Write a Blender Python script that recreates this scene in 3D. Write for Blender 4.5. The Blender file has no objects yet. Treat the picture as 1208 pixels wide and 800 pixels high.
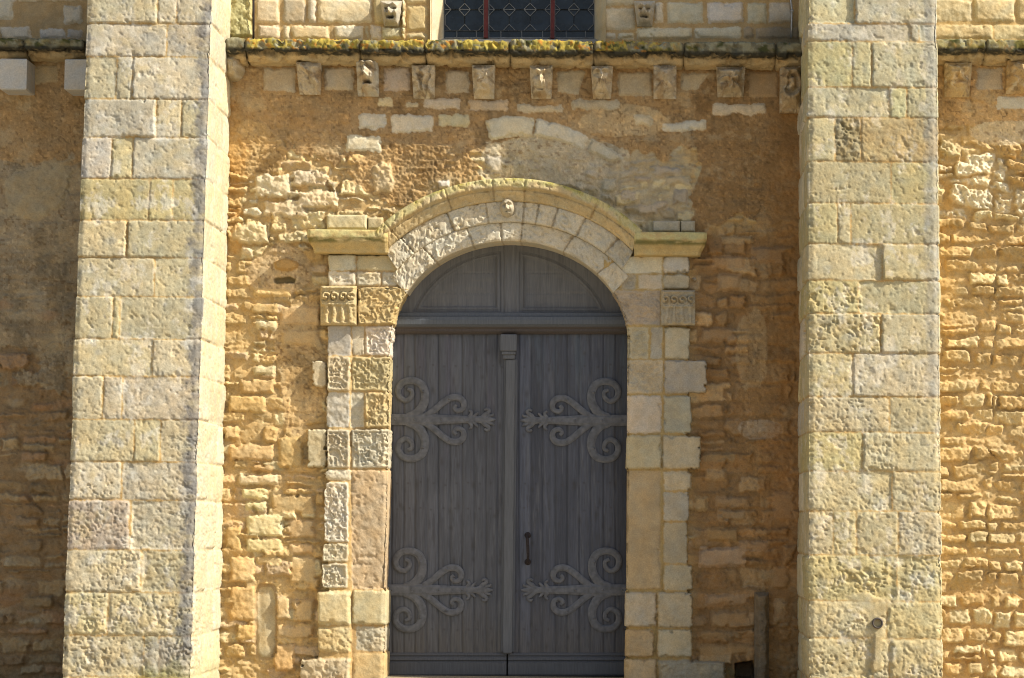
import bpy, math, random
import numpy as np
from mathutils import Vector, Matrix

# ------------------------------------------------------------------ camera, world, sun
SC = bpy.context.scene
COL = SC.collection
F, PX0, PY0 = 3150.0, 760.0, 400.0          # focal length in photo pixels, principal point
PITCH, ROLL, DIST = math.radians(4.0), 0.0075, 21.0
AZ, EL = math.radians(70.0), math.radians(40.0)
SUN, SKY, EXPO = 4.7, 0.108, 0.58

FWD = np.array([0.0, math.cos(PITCH), math.sin(PITCH)])
R0 = np.array([1.0, 0, 0]); U0 = np.array([0, -math.sin(PITCH), math.cos(PITCH)])
EX = R0 * math.cos(ROLL) + U0 * math.sin(ROLL)
EY = -R0 * math.sin(ROLL) + U0 * math.cos(ROLL)
CAM = np.array([(760 - 604) / 150.0, 0, 2.77]) - DIST * FWD

cam = bpy.data.cameras.new('camera'); co = bpy.data.objects.new('camera', cam); COL.objects.link(co)
cam.sensor_width = 36; cam.lens = F / 1208 * 36
cam.shift_x = (604 - PX0) / 1208; cam.shift_y = (PY0 - 400) / 1208
cam.clip_end = 2000
m = Matrix.Identity(4)
for i in range(3):
    m[i][0], m[i][1], m[i][2], m[i][3] = EX[i], EY[i], -FWD[i], CAM[i]
co.matrix_world = m
SC.camera = co

w = bpy.data.worlds.new('World'); SC.world = w; w.use_nodes = True
nt = w.node_tree; nt.nodes.clear()
sky = nt.nodes.new('ShaderNodeTexSky'); sky.sky_type = 'NISHITA'; sky.sun_disc = False
sky.sun_elevation = EL; sky.sun_rotation = math.pi - AZ
sky.dust_density = 2.5; sky.ozone_density = 0.6
bg = nt.nodes.new('ShaderNodeBackground'); bg.inputs[1].default_value = SKY
wo = nt.nodes.new('ShaderNodeOutputWorld')
nt.links.new(sky.outputs[0], bg.inputs[0]); nt.links.new(bg.outputs[0], wo.inputs[0])

sl = bpy.data.lights.new('sun', 'SUN'); sl.energy = SUN; sl.angle = math.radians(0.5); sl.color = (1, .93, .80)
so = bpy.data.objects.new('sun', sl); COL.objects.link(so)
SDIR = Vector((math.sin(AZ) * math.cos(EL), -math.cos(AZ) * math.cos(EL), math.sin(EL)))
so.rotation_euler = (-SDIR).to_track_quat('-Z', 'Y').to_euler(); so.location = (8, -8, 12)
SC.view_settings.view_transform = 'Standard'; SC.view_settings.look = 'None'
SC.view_settings.exposure = EXPO; SC.view_settings.gamma = 1; SC.view_settings.use_curve_mapping = False
SC.cycles.filter_width = 1.05; SC.cycles.max_bounces = 6; SC.cycles.diffuse_bounces = 4

# ------------------------------------------------------------------ numpy helpers
rng = np.random.default_rng(7)

def U(px, py, d=0.0):
    """point of the plane Y = -d seen at photo pixel (px, py) -> X, Z"""
    px = np.asarray(px, float); py = np.asarray(py, float)
    a = (px - PX0); b = -(py - PY0)
    vx = FWD[0] * F + EX[0] * a + EY[0] * b
    vy = FWD[1] * F + EX[1] * a + EY[1] * b
    vz = FWD[2] * F + EX[2] * a + EY[2] * b
    t = (-d - CAM[1]) / vy
    return CAM[0] + vx * t, CAM[2] + vz * t

def P3(px, py, d=0.0):
    x, z = U(px, py, d)
    d = np.broadcast_to(np.asarray(d, float), x.shape)
    return np.stack([x, -d, z], -1)

def hsh(ix, iy, s):
    h = (ix.astype(np.int64) * 374761393 + iy.astype(np.int64) * 668265263 + int(s) * 974634777) & 0xffffffff
    h = ((h ^ (h >> 13)) * 1274126177) & 0xffffffff
    h = ((h ^ (h >> 16)) * 2246822519) & 0xffffffff
    return ((h ^ (h >> 15)) & 0xffffff) / float(0xffffff)

def vn(x, y, s=0):
    x = np.asarray(x, float); y = np.asarray(y, float)
    ix = np.floor(x); iy = np.floor(y); fx = x - ix; fy = y - iy
    fx = fx * fx * (3 - 2 * fx); fy = fy * fy * (3 - 2 * fy)
    a = hsh(ix, iy, s); b = hsh(ix + 1, iy, s); c = hsh(ix, iy + 1, s); d = hsh(ix + 1, iy + 1, s)
    return (a + (b - a) * fx) * (1 - fy) + (c + (d - c) * fx) * fy

def fbm(x, y, s=0, o=4):
    r = 0; a = .5; t = 0
    for k in range(o):
        r = r + a * (vn(x, y, s + 17 * k) * 2 - 1); t += a; a *= .55; x = x * 2.03 + 3.1; y = y * 2.03 + 1.7
    return r / t

def worley(x, y, s=0):
    ix = np.floor(x); iy = np.floor(y)
    f1 = np.full(np.shape(x), 9.0); f2 = f1.copy(); idv = np.zeros(np.shape(x))
    for dx in (-1, 0, 1):
        for dy in (-1, 0, 1):
            cx = ix + dx; cy = iy + dy
            d = np.hypot(cx + .1 + .8 * hsh(cx, cy, s) - x, cy + .1 + .8 * hsh(cx, cy, s + 5) - y)
            n = d < f1
            f2 = np.where(n, f1, np.minimum(f2, d)); idv = np.where(n, hsh(cx, cy, s + 9), idv); f1 = np.where(n, d, f1)
    return f1, f2, idv

def ss(a, b, x):
    t = np.clip((x - a) / (b - a), 0, 1); return t * t * (3 - 2 * t)

PALE, CREAM, GREY = (.52, .47, .35), (.50, .43, .265), (.39, .37, .30)
OCHRE, BROWN, PINK, MORT = (.44, .315, .15), (.33, .22, .105), (.43, .33, .215), (.425, .31, .155)

class Canvas:
    """height (m) and stone colour over a grid given in photo pixels"""
    def __init__(s, X, Y, h=0.0, c=MORT, seed=1):
        s.X, s.Y = X, Y; s.H = np.full(X.shape, float(h)); s.C = np.ones(X.shape + (3,)) * np.array(c); s.seed = seed
    def sub(s, y0, y1):
        yy = s.Y[:, 0]; a = np.searchsorted(yy, y0); b = np.searchsorted(yy, y1); return slice(a, b)
    def tint(s, m, c, k=1.0):
        mm = (np.clip(m, 0, 1) * k)[..., None]; s.C = s.C * (1 - mm) + np.array(c) * mm
    def blob(s, cx, cy, rx, ry, c, k=.7, soft=.6, n=.5, seed=0):
        d = np.hypot((s.X - cx) / rx, (s.Y - cy) / ry) + n * fbm(s.X / 14, s.Y / 14, seed + 31)
        s.tint(1 - ss(1 - soft, 1, d), c, k)
    def poly(s, pts, h, c, edge=3.5, warp=1.6, rough=.004, pit=0., verm=0., dome=.004, base=None, jit=.07, seed=None, colk=1., rad=2.5, ps=4.5):
        seed = int(rng.integers(1e6)) if seed is None else seed
        pts = np.array(pts, float); y0, y1 = pts[:, 1].min() - 6, pts[:, 1].max() + 6
        r = s.sub(y0, y1)
        if r.stop <= r.start: return
        X, Y = s.X[r], s.Y[r]
        cols = np.where((X.max(0) > pts[:, 0].min() - 6) & (X.min(0) < pts[:, 0].max() + 6))[0]
        if len(cols) == 0: return
        cs = slice(cols[0], cols[-1] + 1); X, Y = X[:, cs], Y[:, cs]
        x = X + warp * fbm(X / 9, Y / 9, seed) + .9 * fbm(X / 3, Y / 3, seed + 5, 2); y = Y + warp * fbm(X / 9, Y / 9, seed + 3) + .9 * fbm(X / 3, Y / 3, seed + 6, 2)
        dist = np.full(X.shape, 1e9); ins = np.zeros(X.shape, bool)
        for (ax, ay), (bx, by) in zip(pts, np.roll(pts, -1, 0)):
            ex, ey = bx - ax, by - ay; L = ex * ex + ey * ey + 1e-9
            t = np.clip(((x - ax) * ex + (y - ay) * ey) / L, 0, 1)
            q = np.hypot(x - ax - t * ex, y - ay - t * ey)
            # soft minimum rounds the corners
            dist = np.where(np.abs(dist - q) < rad, np.minimum(dist, q) - (rad - np.abs(dist - q)) ** 2 / (4 * rad), np.minimum(dist, q)) if rad else np.minimum(dist, q)
            ins ^= ((ay > y) != (by > y)) & (x < (bx - ax) * (y - ay) / (by - ay + 1e-12) + ax)
        chip = 3.2 * ss(.25, .7, fbm(X / 8, Y / 8, seed + 15, 3)) * min(1., warp)
        d = np.where(ins, dist, -1)
        mk = ss(0, edge, d - chip)
        cx, cy = pts.mean(0); q = np.random.default_rng(seed)
        hh = h + dome * ss(edge, edge * 4, d) + q.normal(0, .0015) * (X - cx) / 10 + q.normal(0, .0015) * (Y - cy) / 10
        hh = hh + rough * fbm(X / 5, Y / 5, seed + 7) + rough * .8 * fbm(X / 22, Y / 22, seed + 8, 2)
        cc = np.ones(X.shape + (3,)) * np.array(c) * (1 + q.normal(0, jit)) * np.array([1 + q.normal(0, .012), 1, 1 + q.normal(0, .05)])
        cc = cc * (1 + .16 * fbm(X / 18, Y / 18, seed + 11) + .12 * fbm(X / 4, Y / 4, seed + 12))[..., None]
        if pit:
            q1 = ps * .75; big = .3 * fbm(X / 20, Y / 20, seed + 22)
            n = vn(X / q1 + 1.5 * fbm(X / 9, Y / 9, seed), Y / (q1 * .9), seed + 20) * .6 + vn(X / (q1 * .5), Y / (q1 * .5), seed + 21) * .4
            gl = ss(-.45, .25, fbm(X / 45, Y / 45, 4242, 3)); p = ss(.56, .80, n + big); hh = hh - .8 * pit * p * (.25 + .9 * gl)
        if verm:
            n = fbm(X / 7.0, Y / 7.6, seed + 1, 2); n2 = fbm(X / 5.0, Y / 5.0, seed + 2, 2)
            v = np.minimum(np.abs(n), .8 * np.abs(n2) + .05); inside = ss(2.5, 5, d)
            hh = hh - verm * inside * ss(.05, .20, v) * (.6 + .5 * vn(X / 6, Y / 6, seed + 4))
        H = s.H[r, cs]; bs = H if base is None else base
        s.H[r, cs] = np.where(d > 0, bs * (1 - mk) + hh * mk, H)
        k = (ss(0.2, 1.1, d) * colk)[..., None]
        s.C[r, cs] = s.C[r, cs] * (1 - k) + cc * k
    def rect(s, x0, y0, x1, y1, h, c, g=.7, **k):
        s.poly([(x0 + g, y0 + g), (x1 - g, y0 + g), (x1 - g, y1 - g), (x0 + g, y1 - g)], h, c, **k)
    def rubble(s, mask, seed, rh=(11, 19), sw=(16, 52), h=.035, cols=(OCHRE, CREAM, PINK), mort=MORT, cover=.12, wob=5.0, rough=.012, gap=1.5, edge=2.8, split=.3):
        q = np.random.default_rng(seed); X, Y = s.X, s.Y
        wx = X + wob * .8 * fbm(X / 16, Y / 16, seed + 1, 3) + 2.0 * fbm(X / 5, Y / 5, seed + 61, 2)
        wy = Y + wob * fbm(X / 45, Y / 22, seed + 2, 3) + 1.8 * fbm(X / 5, Y / 5, seed + 62, 2)
        sw_ = 78.; sx = X + 14 * fbm(X / 30, Y / 26, seed + 71, 2) + 3 * fbm(X / 6, Y / 6, seed + 72); sk = np.floor(sx / sw_); seam = np.minimum(sx - sk * sw_, sk * sw_ + sw_ - sx)
        wy = wy + 13 * hsh(sk, sk * 0, seed + 73); wx = wx + 40 * hsh(sk, sk * 0, seed + 74)
        b = [Y.min() - 30]
        while b[-1] < Y.max() + 50: b.append(b[-1] + q.uniform(*rh))
        b = np.array(b); ri = np.clip(np.searchsorted(b, wy) - 1, 0, len(b) - 2)
        Hn = np.full(X.shape, 0.0); Cn = np.ones(X.shape + (3,)) * np.array(mort)
        Cn *= (1 + .2 * fbm(X / 9, Y / 9, seed + 4))[..., None]
        Hn += .004 * fbm(X / 4, Y / 4, seed + 5)
        pal = np.array(cols)
        for r in range(len(b) - 1):
            sel = ri == r
            if not sel.any(): continue
            c = [X.min() - 80]
            rhh = b[r + 1] - b[r]
            while c[-1] < X.max() + 110: c.append(c[-1] + q.uniform(*sw) * (.6 + .5 * rhh / np.mean(rh)))
            c = np.array(c); n = len(c) - 1
            xx = wx[sel]; ci = np.clip(np.searchsorted(c, xx) - 1, 0, n - 1)
            gx = q.uniform(gap * .3, gap * 1.8, n)[ci]; gy = q.uniform(gap * .2, gap * 1.5, n)[ci]
            dx = np.minimum(xx - c[ci], c[ci + 1] - xx) - gx; cc0, cc1 = c[ci], c[ci + 1]
            yy = wy[sel]; lo = np.full(xx.shape, b[r]); hi = np.full(xx.shape, b[r + 1])
            sp = (q.random(n) < split)[ci]; mid = (b[r] + rhh * q.uniform(.38, .62, n))[ci]; up = yy < mid
            lo = np.where(sp & ~up, mid, lo); hi = np.where(sp & up, mid, hi)
            ci2 = ci; ci = ci + n * (sp & ~up); gx = gx; n2 = 2 * n
            dy = np.minimum(yy - lo, hi - yy) - gy
            d = np.where(np.abs(dx - dy) < 3, np.minimum(dx, dy) - (3 - np.abs(dx - dy)) ** 2 / 12, np.minimum(dx, dy))
            d = np.minimum(d, seam[sel] - .8); d = d + 1.1 * fbm(X[sel] / 3.5, Y[sel] / 3.5, seed + 33, 2)
            hs = (h * q.uniform(.4, 1.2, n2) * (q.random(n2) > cover))[ci]
            tilt = q.normal(0, .0007, n2)[ci] * (xx - .5 * (cc0 + cc1)) + q.normal(-.0004, .0016, n2)[ci] * (yy - .5 * (lo + hi))
            mk = ss(0, edge, d)
            Xs, Ys = X[sel], Y[sel]
            Hn[sel] += mk * (hs + tilt + (hs > 0) * rough * (fbm(Xs / 6, Ys / 6, seed + 40 + r, 3) + .55 * fbm(Xs / 2.4, Ys / 2.4, seed + 80 + r, 2)))
            cc = pal[q.integers(0, len(pal), n2)] * (1 + q.normal(0, .13, (n2, 1)))
            kk = (ss(0, 2.2, d) * np.where(hs > 0, .9, .25))[:, None]
            Cn[sel] = Cn[sel] * (1 - kk) + cc[ci] * kk
        Cn *= (1 + .14 * fbm(X / 7, Y / 7, seed + 50) + .12 * fbm(X / 40, Y / 40, seed + 51))[..., None]
        Hn -= .011 * ss(.05, .5, fbm(X / 13, Y / 9, seed + 55)) * (Hn < .012)
        Hn -= .007 * ss(.68, .85, vn(X / 3, Y / 3, seed + 57))
        Hn += .014 * fbm(X / 60, Y / 60, seed + 52, 2)
        mm = np.clip(mask, 0, 1)
        s.H = s.H * (1 - mm) + Hn * mm; s.C = s.C * (1 - mm[..., None]) + Cn * mm[..., None]
    def plaster(s, mask, c, h=.012, seed=3, rough=.007, grain=.35, lev=.75):
        X, Y = s.X, s.Y; mm = np.clip(mask, 0, 1); mm = mm.max() * ss(.3, .7, mm / max(mm.max(), .01) + .5 * fbm(X / 5, Y / 5, seed + 12, 3))
        hp = h + .010 * fbm(X / 40, Y / 30, seed, 3) + rough * fbm(X / 2.3, Y / 2.3, seed + 3, 3) + rough * .5 * fbm(X / 9, Y / 9, seed + 4, 2)
        pits = ss(.70, .86, vn(X / 3.2, Y / 3.2, seed + 6)); hp = hp - .007 * pits
        cc = np.ones(X.shape + (3,)) * np.array(c) * (1 + .22 * fbm(X / 28, Y / 28, seed + 8) + .14 * fbm(X / 3.5, Y / 3.5, seed + 9))[..., None]
        ck = np.exp(-(fbm(X / 38, Y / 30, seed + 15, 3) / .012) ** 2) * ss(.0, .3, fbm(X / 50, Y / 50, seed + 16, 2)); hp = hp - .006 * ck
        grit = ss(.74, .82, vn(X / 2.6, Y / 2.6, seed + 17)); cc = cc * (1 - .35 * ck + .30 * grit)[..., None]; sp = (ss(.75, .83, vn(X / 2.7, Y / 2.7, seed + 27)) * .6)[..., None]; cc = cc * (1 - sp) + np.array((.17, .105, .05)) * sp
        dmp = ss(.05, .5, fbm(X / 24, Y / 40, seed + 18)); cc = cc * (1 - .30 * dmp)[..., None]
        lt = ss(.15, .5, fbm(X / 30, Y / 18, seed + 19) + .3 * fbm(X / 4, Y / 4, seed + 20))[..., None] * .45; cc = cc * (1 - lt) + np.array((.44, .35, .21)) * lt
        s.H = s.H * (1 - mm * lev) + hp * mm * lev; s.C = s.C * (1 - mm[..., None]) + cc * mm[..., None]

# ------------------------------------------------------------------ materials
def mat_stone(name='weathered_limestone', bump=.35, rough=.93):
    M = bpy.data.materials.new(name); M.use_nodes = True; t = M.node_tree; n = t.nodes; b = n['Principled BSDF']
    at = n.new('ShaderNodeAttribute'); at.attribute_name = 'Col'
    tc = n.new('ShaderNodeTexCoord')
    n1 = n.new('ShaderNodeTexNoise'); n1.inputs['Scale'].default_value = 95; n1.inputs['Detail'].default_value = 5; n1.inputs['Roughness'].default_value = .7
    n2 = n.new('ShaderNodeTexNoise'); n2.inputs['Scale'].default_value = 9; n2.inputs['Detail'].default_value = 6
    for q in (n1, n2): t.links.new(tc.outputs['Object'], q.inputs['Vector'])
    r1 = n.new('ShaderNodeMapRange'); r1.inputs[1].default_value = .3; r1.inputs[2].default_value = .7; r1.inputs[3].default_value = .80; r1.inputs[4].default_value = 1.16
    t.links.new(n1.outputs[0], r1.inputs[0])
    mx = n.new('ShaderNodeMix'); mx.data_type = 'RGBA'; mx.blend_type = 'MULTIPLY'; mx.inputs[0].default_value = 1
    t.links.new(at.outputs['Color'], mx.inputs[6]); t.links.new(r1.outputs[0], mx.inputs[7])
    r2 = n.new('ShaderNodeValToRGB'); r2.color_ramp.elements[0].position = .34; r2.color_ramp.elements[0].color = (.93, .97, 1.02, 1)
    r2.color_ramp.elements[1].position = .66; r2.color_ramp.elements[1].color = (1.06, 1.0, .90, 1)
    t.links.new(n2.outputs[0], r2.inputs[0])
    m2 = n.new('ShaderNodeMix'); m2.data_type = 'RGBA'; m2.blend_type = 'MULTIPLY'; m2.inputs[0].default_value = 1
    t.links.new(mx.outputs[2], m2.inputs[6]); t.links.new(r2.outputs[0], m2.inputs[7])
    t.links.new(m2.outputs[2], b.inputs['Base Color'])
    bp = n.new('ShaderNodeBump'); bp.inputs['Strength'].default_value = bump; bp.inputs['Distance'].default_value = .006
    t.links.new(n1.outputs[0], bp.inputs['Height']); t.links.new(bp.outputs[0], b.inputs['Normal'])
    b.inputs['Roughness'].default_value = rough; b.inputs['Specular IOR Level'].default_value = .12
    return M

def mat_plain(name, col, rough=.6, spec=.3, metal=0., nscale=30, var=.25, bump=.1, stretch=(1, 1, 1), attr=False):
    M = bpy.data.materials.new(name); M.use_nodes = True; t = M.node_tree; n = t.nodes; b = n['Principled BSDF']
    tc = n.new('ShaderNodeTexCoord'); mp = n.new('ShaderNodeMapping'); mp.inputs['Scale'].default_value = stretch
    t.links.new(tc.outputs['Object'], mp.inputs[0])
    nz = n.new('ShaderNodeTexNoise'); nz.inputs['Scale'].default_value = nscale; nz.inputs['Detail'].default_value = 5
    t.links.new(mp.outputs[0], nz.inputs['Vector'])
    r = n.new('ShaderNodeMapRange'); r.inputs[1].default_value = .3; r.inputs[2].default_value = .7; r.inputs[3].default_value = 1 - var; r.inputs[4].default_value = 1 + var
    t.links.new(nz.outputs[0], r.inputs[0])
    mx = n.new('ShaderNodeMix'); mx.data_type = 'RGBA'; mx.blend_type = 'MULTIPLY'; mx.inputs[0].default_value = 1
    if attr:
        a = n.new('ShaderNodeAttribute'); a.attribute_name = 'Col'; t.links.new(a.outputs['Color'], mx.inputs[6])
    else: mx.inputs[6].default_value = (*col, 1)
    t.links.new(r.outputs[0], mx.inputs[7]); t.links.new(mx.outputs[2], b.inputs['Base Color'])
    bp = n.new('ShaderNodeBump'); bp.inputs['Strength'].default_value = bump; bp.inputs['Distance'].default_value = .004
    t.links.new(nz.outputs[0], bp.inputs['Height']); t.links.new(bp.outputs[0], b.inputs['Normal'])
    b.inputs['Roughness'].default_value = rough; b.inputs['Specular IOR Level'].default_value = spec; b.inputs['Metallic'].default_value = metal
    return M

STONE = mat_stone()
WOOD = mat_plain('grey_painted_wood', (.1, .1, .11), .62, .3, 0, 14, .16, .35, (9, 9, .5), attr=True)
IRON = mat_plain('grey_painted_iron', (.105, .110, .122), .55, .35, 0, 28, .28, .4)
RUST = mat_plain('rusty_iron', (.026, .020, .020), .75, .3, 0, 60, .4, .3)
REDBAR = mat_plain('red_iron_bar', (.10, .018, .016), .6, .3, 0, 50, .25, .1)
LEAD = mat_plain('lead_came', (.16, .17, .18), .6, .4, 0, 60, .2, .1)
WIRE = mat_plain('zinc_wire', (.40, .40, .40), .45, .5, .6, 60, .2, .1)
GLASS = mat_plain('dark_leaded_glass', (.008, .013, .020), .25, .4, 0, 11, .7, .45)
GROUND = mat_plain('gravel_ground', (.40, .34, .25), .95, .1, 0, 6, .2, .5)
PIPE = mat_plain('grey_pipe', (.09, .075, .065), .6, .3, .2, 60, .3, .2)

# ------------------------------------------------------------------ mesh helpers
def link_mesh(name, V, Fq, mat, parent=None, C=None, smooth=True):
    me = bpy.data.meshes.new(name); V = np.asarray(V, np.float32)
    me.vertices.add(len(V)); me.vertices.foreach_set('co', V.ravel())
    if isinstance(Fq, np.ndarray): lens = np.full(len(Fq), Fq.shape[1]); idx = Fq.ravel()
    else: lens = np.array([len(f) for f in Fq]); idx = np.concatenate([np.asarray(f) for f in Fq])
    me.loops.add(len(idx)); me.loops.foreach_set('vertex_index', idx.astype(np.int32))
    me.polygons.add(len(lens)); st = np.concatenate([[0], np.cumsum(lens)[:-1]])
    me.polygons.foreach_set('loop_start', st.astype(np.int32))
    me.update(calc_edges=True); me.validate()
    me.polygons.foreach_set('use_smooth', np.full(len(me.polygons), smooth))
    if C is not None:
        a = me.attributes.new('Col', 'FLOAT_COLOR', 'POINT')
        a.data.foreach_set('color', np.concatenate([np.clip(C, .005, .95), np.ones((len(C), 1))], 1).astype(np.float32).ravel())
    me.materials.append(mat)
    o = bpy.data.objects.new(name, me); COL.objects.link(o)
    if parent is not None: o.parent = parent; o.matrix_parent_inverse = Matrix.Translation(-Vector(parent.location))
    return o

def sheet(name, P, C, mat=None, parent=None, keep=None, back=None):
    """grid of points -> one mesh; back = Y of a rear plane that closes it into a solid"""
    ny, nx = P.shape[:2]; V = P.reshape(-1, 3); Cf = C.reshape(-1, 3)
    I = np.arange(ny * nx).reshape(ny, nx)
    q = np.stack([I[:-1, :-1], I[1:, :-1], I[1:, 1:], I[:-1, 1:]], -1)
    q = q[keep] if keep is not None else q.reshape(-1, 4)
    if back is None:
        used = np.zeros(len(V), bool); used[q.ravel()] = True; re = np.cumsum(used) - 1
        return link_mesh(name, V[used], re[q], mat or STONE, parent, Cf[used])
    ring = np.concatenate([I[0, :], I[1:, -1], I[-1, -2::-1], I[-2:0:-1, 0]])
    n = len(ring); B = V[ring].copy(); B[:, 1] = back
    k = len(V); j = np.arange(n); jn = (j + 1) % n
    side = np.stack([ring, ring[jn], k + jn, k + j], -1)
    fs = [f for f in np.concatenate([q, side])] + [np.arange(k, k + n)]
    if keep is not None: fs = fs[:-1]
    return link_mesh(name, np.concatenate([V, B]), fs, mat or STONE, parent, np.concatenate([Cf, Cf[ring]]))

def tag(o, label=None, cat=None, group=None, kind=None):
    if label: o['label'] = label
    if cat:
        o['category'] = cat
        if not kind: o['kind'] = 'thing'
    if group: o['group'] = group
    if kind: o['kind'] = kind
    return o

def thing(name, loc, label, cat, group=None):
    o = bpy.data.objects.new(name, None); COL.objects.link(o); o.location = loc; o.empty_display_size = .2
    bpy.context.view_layer.update()
    return tag(o, label, cat, group)

def axis(*seg):
    """seg: (start, stop, step) runs -> one increasing array"""
    out = []
    for a, b, s in seg:
        n = max(1, int(round((b - a) / s))); out.append(np.linspace(a, b, n, endpoint=False))
    out.append([seg[-1][1]]); return np.concatenate(out)

STEP = 1.2
def wall_points(cv, d=0.0):
    lum = (cv.C @ np.array((.3, .6, .1)))[..., None]; cv.C = (cv.C * .95 + lum * np.array((1.0, .98, .90)) * .05) * np.array((1.10, 1.08, 1.03))
    x, z = U(cv.X, cv.Y, d); return np.stack([x, -d - cv.H, z], -1)

class MB:
    """loose boxes, ribbons and tubes of one part"""
    def __init__(s): s.V = []; s.F = []; s.n = 0
    def add(s, V, Fs):
        s.V.append(np.asarray(V, float)); s.F += [[i + s.n for i in f] for f in Fs]; s.n += len(V)
    def box(s, x0, x1, y0, y1, z0, z1, b=.004):
        b = min(b, (x1 - x0) / 3, (y1 - y0) / 3, (z1 - z0) / 3)
        V = []; 
        for (zz, ins) in ((z0, b), (z0 + b, 0), (z1 - b, 0), (z1, b)):
            V += [(x0 + ins, y0 + ins, zz), (x1 - ins, y0 + ins, zz), (x1 - ins, y1 - ins, zz), (x0 + ins, y1 - ins, zz)]
        Fs = [(3, 2, 1, 0), (12, 13, 14, 15)]
        for k in range(3):
            for j in range(4): Fs.append((4 * k + j, 4 * k + (j + 1) % 4, 4 * k + 4 + (j + 1) % 4, 4 * k + 4 + j))
        s.add(V, Fs)
    def ribbon(s, pts, wid, th, y, spl=True):
        """flat iron bar lying on plane Y=y, rising th towards the viewer; pts X,Z"""
        pts = np.array(pts, float); wid = np.broadcast_to(np.asarray(wid, float), (len(pts),))
        if spl and len(pts) > 2:
            n = len(pts); P = np.vstack([2 * pts[0] - pts[1], pts, 2 * pts[-1] - pts[-2]]); o = []; ww = []
            for i in range(n - 1):
                for t in np.linspace(0, 1, 6, endpoint=False):
                    a, b, c, d = P[i:i + 4]
                    o.append(.5 * (2 * b + (c - a) * t + (2 * a - 5 * b + 4 * c - d) * t * t + (3 * b - a - 3 * c + d) * t ** 3)); ww.append(wid[i] * (1 - t) + wid[i + 1] * t)
            o.append(pts[-1]); ww.append(wid[-1]); pts = np.array(o); wid = np.array(ww)
        T = np.gradient(pts, axis=0); T /= np.linalg.norm(T, axis=1)[:, None] + 1e-9
        N = np.stack([-T[:, 1], T[:, 0]], -1)
        prof = [(-.5, 0), (-.5, .65), (-.25, .95), (.25, .95), (.5, .65), (.5, 0)]; k = len(prof); V = []
        for p, nn, ww in zip(pts, N, wid):
            for a, b in prof: V.append((p[0] + nn[0] * a * ww, y - b * th, p[1] + nn[1] * a * ww))
        Fs = []
        for i in range(len(pts) - 1):
            for j in range(k - 1): Fs.append((i * k + j, (i + 1) * k + j, (i + 1) * k + j + 1, i * k + j + 1))
        Fs.append(tuple(range(k))); e = (len(pts) - 1) * k; Fs.append(tuple(range(e + k - 1, e - 1, -1)))
        s.add(V, Fs)
    def dome(s, x, z, r, y, th, n=10):
        V = [(x, y - th, z)]; Fs = []
        for (f, g) in ((.55, .85), (.9, .45), (1, 0)):
            for k in range(n): a = 2 * math.pi * k / n; V.append((x + r * f * math.cos(a), y - th * g, z + r * f * math.sin(a)))
        for k in range(n):
            Fs.append((0, 1 + (k + 1) % n, 1 + k))
            for q in range(2): Fs.append((1 + q * n + k, 1 + q * n + (k + 1) % n, 1 + (q + 1) * n + (k + 1) % n, 1 + (q + 1) * n + k))
        s.add(V, Fs)
    def tube(s, pts, r, n=10, cap=True):
        pts = [Vector(p) for p in pts]; V = []; rr = r if hasattr(r, '__len__') else [r] * len(pts)
        for i, p in enumerate(pts):
            t = (pts[min(i + 1, len(pts) - 1)] - pts[max(i - 1, 0)]).normalized()
            a = t.orthogonal().normalized(); a = (Vector((.3, .2, 1)).cross(t)).normalized() if abs(t.z) < .95 else (Vector((1, 0, 0)).cross(t)).normalized(); b = t.cross(a)
            for k in range(n): g = 2 * math.pi * k / n; V.append(p + rr[i] * (math.cos(g) * a + math.sin(g) * b))
        Fs = [(i * n + k, i * n + (k + 1) % n, (i + 1) * n + (k + 1) % n, (i + 1) * n + k) for i in range(len(pts) - 1) for k in range(n)]
        if cap: Fs += [tuple(range(n - 1, -1, -1)), tuple(range((len(pts) - 1) * n, len(pts) * n))]
        s.add([tuple(v) for v in V], Fs)
    def build(s, name, mat, parent=None, smooth=False, col=None):
        V = np.concatenate(s.V)
        C = None if col is None else np.ones((len(V), 3)) * np.array(col)
        return link_mesh(name, V, s.F, mat, parent, C, smooth)

def zof(py, d=0., px=604): return float(U(px, py, d)[1])
def xof(px, d=0., py=400): return float(U(px, py, d)[0])

# ------------------------------------------------------------------ ground
g = MB(); g.add([(-400, -400, 0), (400, -400, 0), (400, 400, 0), (-400, 400, 0)], [(0, 1, 2, 3)])
tag(g.build('ground', GROUND), kind='structure')

# ------------------------------------------------------------------ rubble walls
def grid(xa, ya): X, Y = np.meshgrid(xa, ya); return X, Y

# ---- centre bay
X, Y = grid(axis((240, 264, 4), (264, 950, STEP), (950, 975, 4)), axis((58, 70, 4), (70, 806, STEP), (806, 840, 8)))
cw = Canvas(X, Y, 0, MORT, 11)
N1 = fbm(X / 30, Y / 30, 71); N2 = fbm(X / 12, Y / 12, 72)
one = np.ones_like(X)
cw.rubble(one, 101, rh=(12, 21), sw=(20, 52), split=.2, h=.032, cols=(OCHRE, CREAM, (.50, .36, .17), PINK), cover=.15)
# finer, paler, irregular rubble over and beside the arch
cw.rubble(ss(-.15, .15, (1 - np.hypot((X - 720) / 120, (Y - 225) / 80)) + .5 * N1), 102, rh=(12, 22), sw=(16, 40), h=.018, cols=((.42, .37, .27), (.46, .40, .28), CREAM, (.40, .33, .22)), mort=(.40, .33, .21), wob=9)
cw.rubble(ss(-.15, .15, (1 - np.hypot((X - 350) / 110, (Y - 240) / 48)) + .5 * N1), 103, rh=(12, 24), sw=(14, 44), h=.045, cols=(CREAM, PALE, (.5, .4, .22)), wob=10, rough=.022)
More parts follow.
